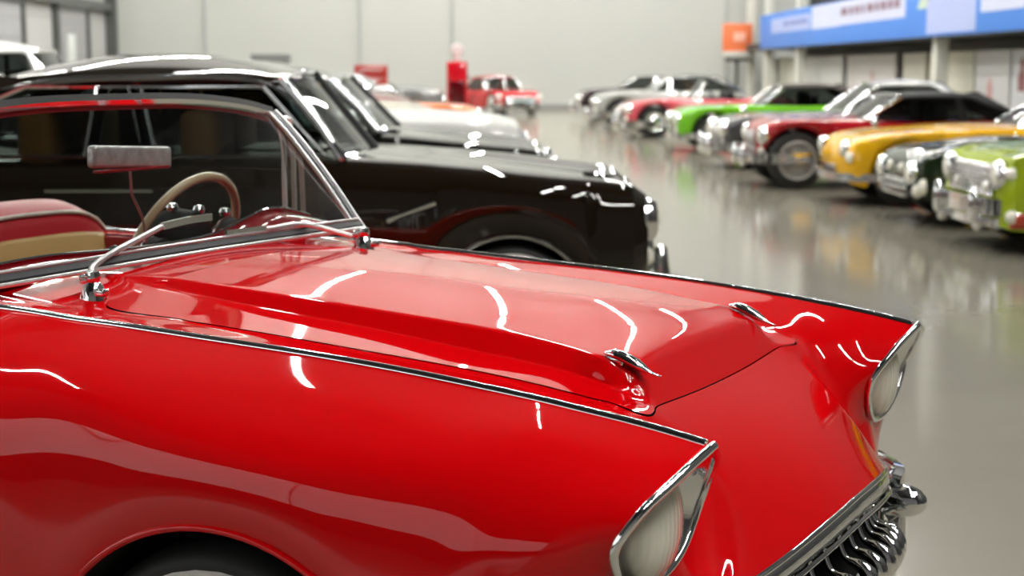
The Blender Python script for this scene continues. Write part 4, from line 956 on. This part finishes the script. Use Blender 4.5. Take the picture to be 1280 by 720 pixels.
# ---- right-hand row, facing the aisle
LIME = paint('lime', (.36, .47, .015)); ORG = mat('orange_red_panel', (.55, .045, .01), .35, coat=1., noise=(5, .1))
lime = [(.60, .70, .22, .62, .62), (.57, .78, .20, .73, .72), (.45, .80, .19, .765, .755), (.1, .81, .19, .785, .78), (-.5, .81, .19, .80, .81), (-1.0, .81, .19, .80, .82), (-2.0, .81, .19, .79, .80), (-3.0, .81, .22, .79, .80), (-3.5, .79, .28, .75, .75), (-3.7, .7, .36, .68, .68)]
def rcar(name, label, Y, nose, P, roof, tab, m, az=270): return car(name, label, (nose+tab[0][0], Y), az, m, dict(P, tab=tab), roof)
rcar('lime_car', 'lime green car with a chrome front and orange lower side, nearest in the right row', 12.6, 3.82, dict(wb=2.45, r=.31, yf=.88, arch=.35, stripe=(.21, .33, .555, .365, ORG), wheel='disc',
     front={'lamps': [(.60, .60, .095)], 'small': [(.36, .50, .05, LENS), (.74, .62, .045, LENS), (.76, .30, .05, LENS)], 'grille': (.52, .44, .66, 7, 'h'), 'bumpers': [(.36, .13, .10), (.24, .07, .06)], 'overriders': [.45]}),
     openwind(zb=.80, seats=[-1.6]), lime, LIME, 269)
DG = paint('dark_green_black', (.012, .022, .008), rough=.2)
low2 = [(a, b*.97, c, d*.93, e*.95) for a, b, c, d, e in low]
rcar('dark_green_roadster', 'very dark green low sports car with round lamps between the lime and the yellow cars', 14.75, 3.76, dict(wb=2.3, r=.31, wheel='black', front={'lamps': [(.52, .47, .095)], 'small': [(.62, .32, .06, LENS), (.2, .50, .05, LENS), (.70, .36, .07, LENS)], 'grille': (.40, .26, .40, 3, 'h'), 'bumpers': [(.31, .05, .06)]}, bumpermat=mat('dark_bumper', (.02, .02, .02), .3, coat=1., noise=(5, .1)), cockpit=(-1.0, -1.8, .77, BLACK), scoop=(.2, -.6, .28, .03, DG), mirrors=[(-.75, .66)]), openwind(zb=.77), low2, DG)
YEL = paint('yellow', (.78, .42, .008))
yel = [(.62, .48, .34, .52, .50), (.60, .62, .27, .60, .585), (.50, .73, .22, .68, .665), (.25, .78, .19, .74, .735), (-.2, .79, .18, .775, .79), (-.8, .79, .18, .79, .82), (-1.6, .79, .18, .78, .80), (-2.4, .79, .2, .78, .78), (-3.1, .72, .28, .70, .70), (-3.3, .6, .36, .60, .60)]
rcar('yellow_car', 'bright yellow low rounded sports car in the right row', 16.9, 3.6, dict(wb=2.35, r=.30, wheel='steel', front={'lamps': [(.53, .585, .075)], 'small': [(.66, .50, .055, LENS)], 'grille': (.34, .30, .40, 3, 'h'), 'bumpers': [(.30, .08, .05)]}, bumpermat=STEEL, rear_bumper=False),
     dict(zb=.80, yb=.66, xs=(-1.3, -1.75, -2.4, -2.9), zr=1.08, yr=.5, crown=.05, seats=[-2.1], apost=.025, wn=.9), yel, YEL)
RR = paint('deep_red', (.36, .006, .012)); SOFT = mat('black_canvas', (.008, .008, .009), .85, bump=(120, .3))
rr = [(.42, .50, .34, .66, .66), (.38, .62, .26, .73, .72), (.28, .70, .22, .79, .77), (0, .74, .20, .815, .80), (-.4, .75, .20, .81, .82), (-.8, .76, .20, .80, .83), (-1.5, .76, .20, .78, .79), (-2.1, .77, .21, .79, .80), (-2.7, .74, .28, .76, .76), (-3.1, .62, .36, .64, .64)]
rcar('red_roadster', 'deep red roadster with black canvas top and wire wheels in the right row', 19.35, 3.17, dict(wb=2.25, r=.335, arch=.385, tw=.15, wheel='wire', yf=.78, front={'lamps': [(.56, .62, .095)], 'small': [(.56, .44, .05, LENS)], 'grille': (.30, .38, .66, 11, 'v'), 'bumpers': [(.36, .12, .12)], 'overriders': [.3]}, mirrors=[(-.85, .74)]),
     dict(zb=.80, yb=.68, xs=(-.80, -1.22, -2.15, -2.75), zr=1.07, yr=.58, crown=.05, mat=SOFT, seats=[-1.7], seatmat=BLACK, apost=.026, apostmat=CHROME, rearglass=False, pillars=[(-1.95, -1.9, .10, SOFT)]), rr, RR)
GRA = paint('graphite', (.055, .055, .055)); ST5 = paint('silver_top', (.55, .56, .55))
rcar('graphite_car', 'dark grey car with chrome lamps and a silver hard top, left of the red roadster', 23.0, 3.25, dict(wb=2.5, r=.32, wheel='black', front={'lamps': [(.58, .56, .11), (.34, .54, .085)], 'small': [(.60, .34, .07, LENS)], 'grille': (.26, .34, .58, 7, 'v'), 'bumpers': [(.32, .14, .12)], 'overriders': [.25, .5]}),
     dict(zb=.80, yb=.66, xs=(-1.1, -1.6, -2.45, -3.0), zr=1.17, yr=.55, crown=.07, mat=ST5, seats=[-2.0], apost=.028, apostmat=CHROME), [(a, b*.98, c, d*.98, e*.98) for a, b, c, d, e in low], GRA)
GRN = paint('bright_green', (.13, .42, .008))
rcar('green_car', 'bright grass green sports car with a dark soft top in the right row', 27.6, 3.15, dict(wb=2.3, r=.31, wheel='steel', front={'lamps': [(.54, .55, .10)], 'small': [(.56, .38, .05, LENS)], 'grille': (.3, .32, .46, 4, 'h'), 'bumpers': [(.28, .10, .08)]}, mirrors=[(-.5, .70)]),
     dict(zb=.79, yb=.66, xs=(-.85, -1.2, -2.15, -2.7), zr=1.09, yr=.54, crown=.05, mat=mat('dark_brown_canvas', (.035, .026, .022), .8, bump=(120, .3)), seats=[-1.7], seatmat=BLACK, apost=.024, apostmat=CHROME, rearglass=False), low, GRN)
rcar('pink_red_car', 'pinkish red open car with a chrome nose and slanted windshield left of the green car', 33.2, 2.75, dict(wb=2.4, r=.32, front=stdfront(.58), cockpit=(-1.0, -1.8, .80, BLACK), side_trim=[(-.4, -1.9, .5, .02)]), openwind(), low, paint('rose_red', (.50, .07, .09)))
rcar('silver_car', 'silver grey car with a dark roof near the far end of the right row', 39.5, 2.55, dict(wb=2.6, r=.32, front=stdfront(.60)), dict(zb=.88, yb=.72, xs=(-.8, -1.2, -2.3, -2.9), zr=1.18, yr=.58, crown=.07, mat=paint('dark_roof', (.08, .085, .08)), seats=[-1.7], apost=.03, apostmat=CHROME), [(a, b*1.05, c, d*1.1, e*1.1) for a, b, c, d, e in low], paint('silver_grey', (.30, .31, .29)))
rcar('black_car', 'black car with a dark red bonnet edge, farthest in the right row', 45.0, 2.45, dict(wb=2.6, r=.32, front=stdfront(.60)), dict(zb=.88, yb=.72, xs=(-.6, -1.0, -2.2, -2.8), zr=1.15, yr=.58, crown=.06, mat=BLACKP, seats=[-1.6], apost=.03), [(a, b*1.05, c, d*1.1, e*1.1) for a, b, c, d, e in low], paint('black_red', (.02, .008, .009)))

# ================================================================ camera, world, colour management
cam = bpy.data.cameras.new('camera'); cam.sensor_width = 36; cam.lens = 36*2000/1280; cam.clip_end = 200; cam.clip_start = .05
co = bpy.data.objects.new('camera', cam); COL.objects.link(co); co.location = (0, 0, CAM_H)
co.rotation_euler = (PI/2-math.atan((360-86)/2000), 0, -math.radians(.8))
cam.dof.use_dof = True; cam.dof.focus_distance = 2.75; cam.dof.aperture_fstop = FSTOP; cam.dof.aperture_blades = 0
SC.camera = co
w = bpy.data.worlds.new('world'); SC.world = w; w.use_nodes = True
w.node_tree.nodes['Background'].inputs[0].default_value = (.8, .85, 1, 1); w.node_tree.nodes['Background'].inputs[1].default_value = .05
SC.view_settings.view_transform = 'Standard'; SC.view_settings.look = 'None'; SC.view_settings.gamma = 1; SC.view_settings.use_curve_mapping = False
SC.view_settings.exposure = EXPO
SC.cycles.use_denoising = True; SC.cycles.max_bounces = 8; SC.cycles.diffuse_bounces = 4; SC.cycles.glossy_bounces = 5; SC.cycles.transparent_max_bounces = 12
SC.cycles.sample_clamp_indirect = 6; SC.cycles.caustics_reflective = False; SC.cycles.caustics_refractive = False
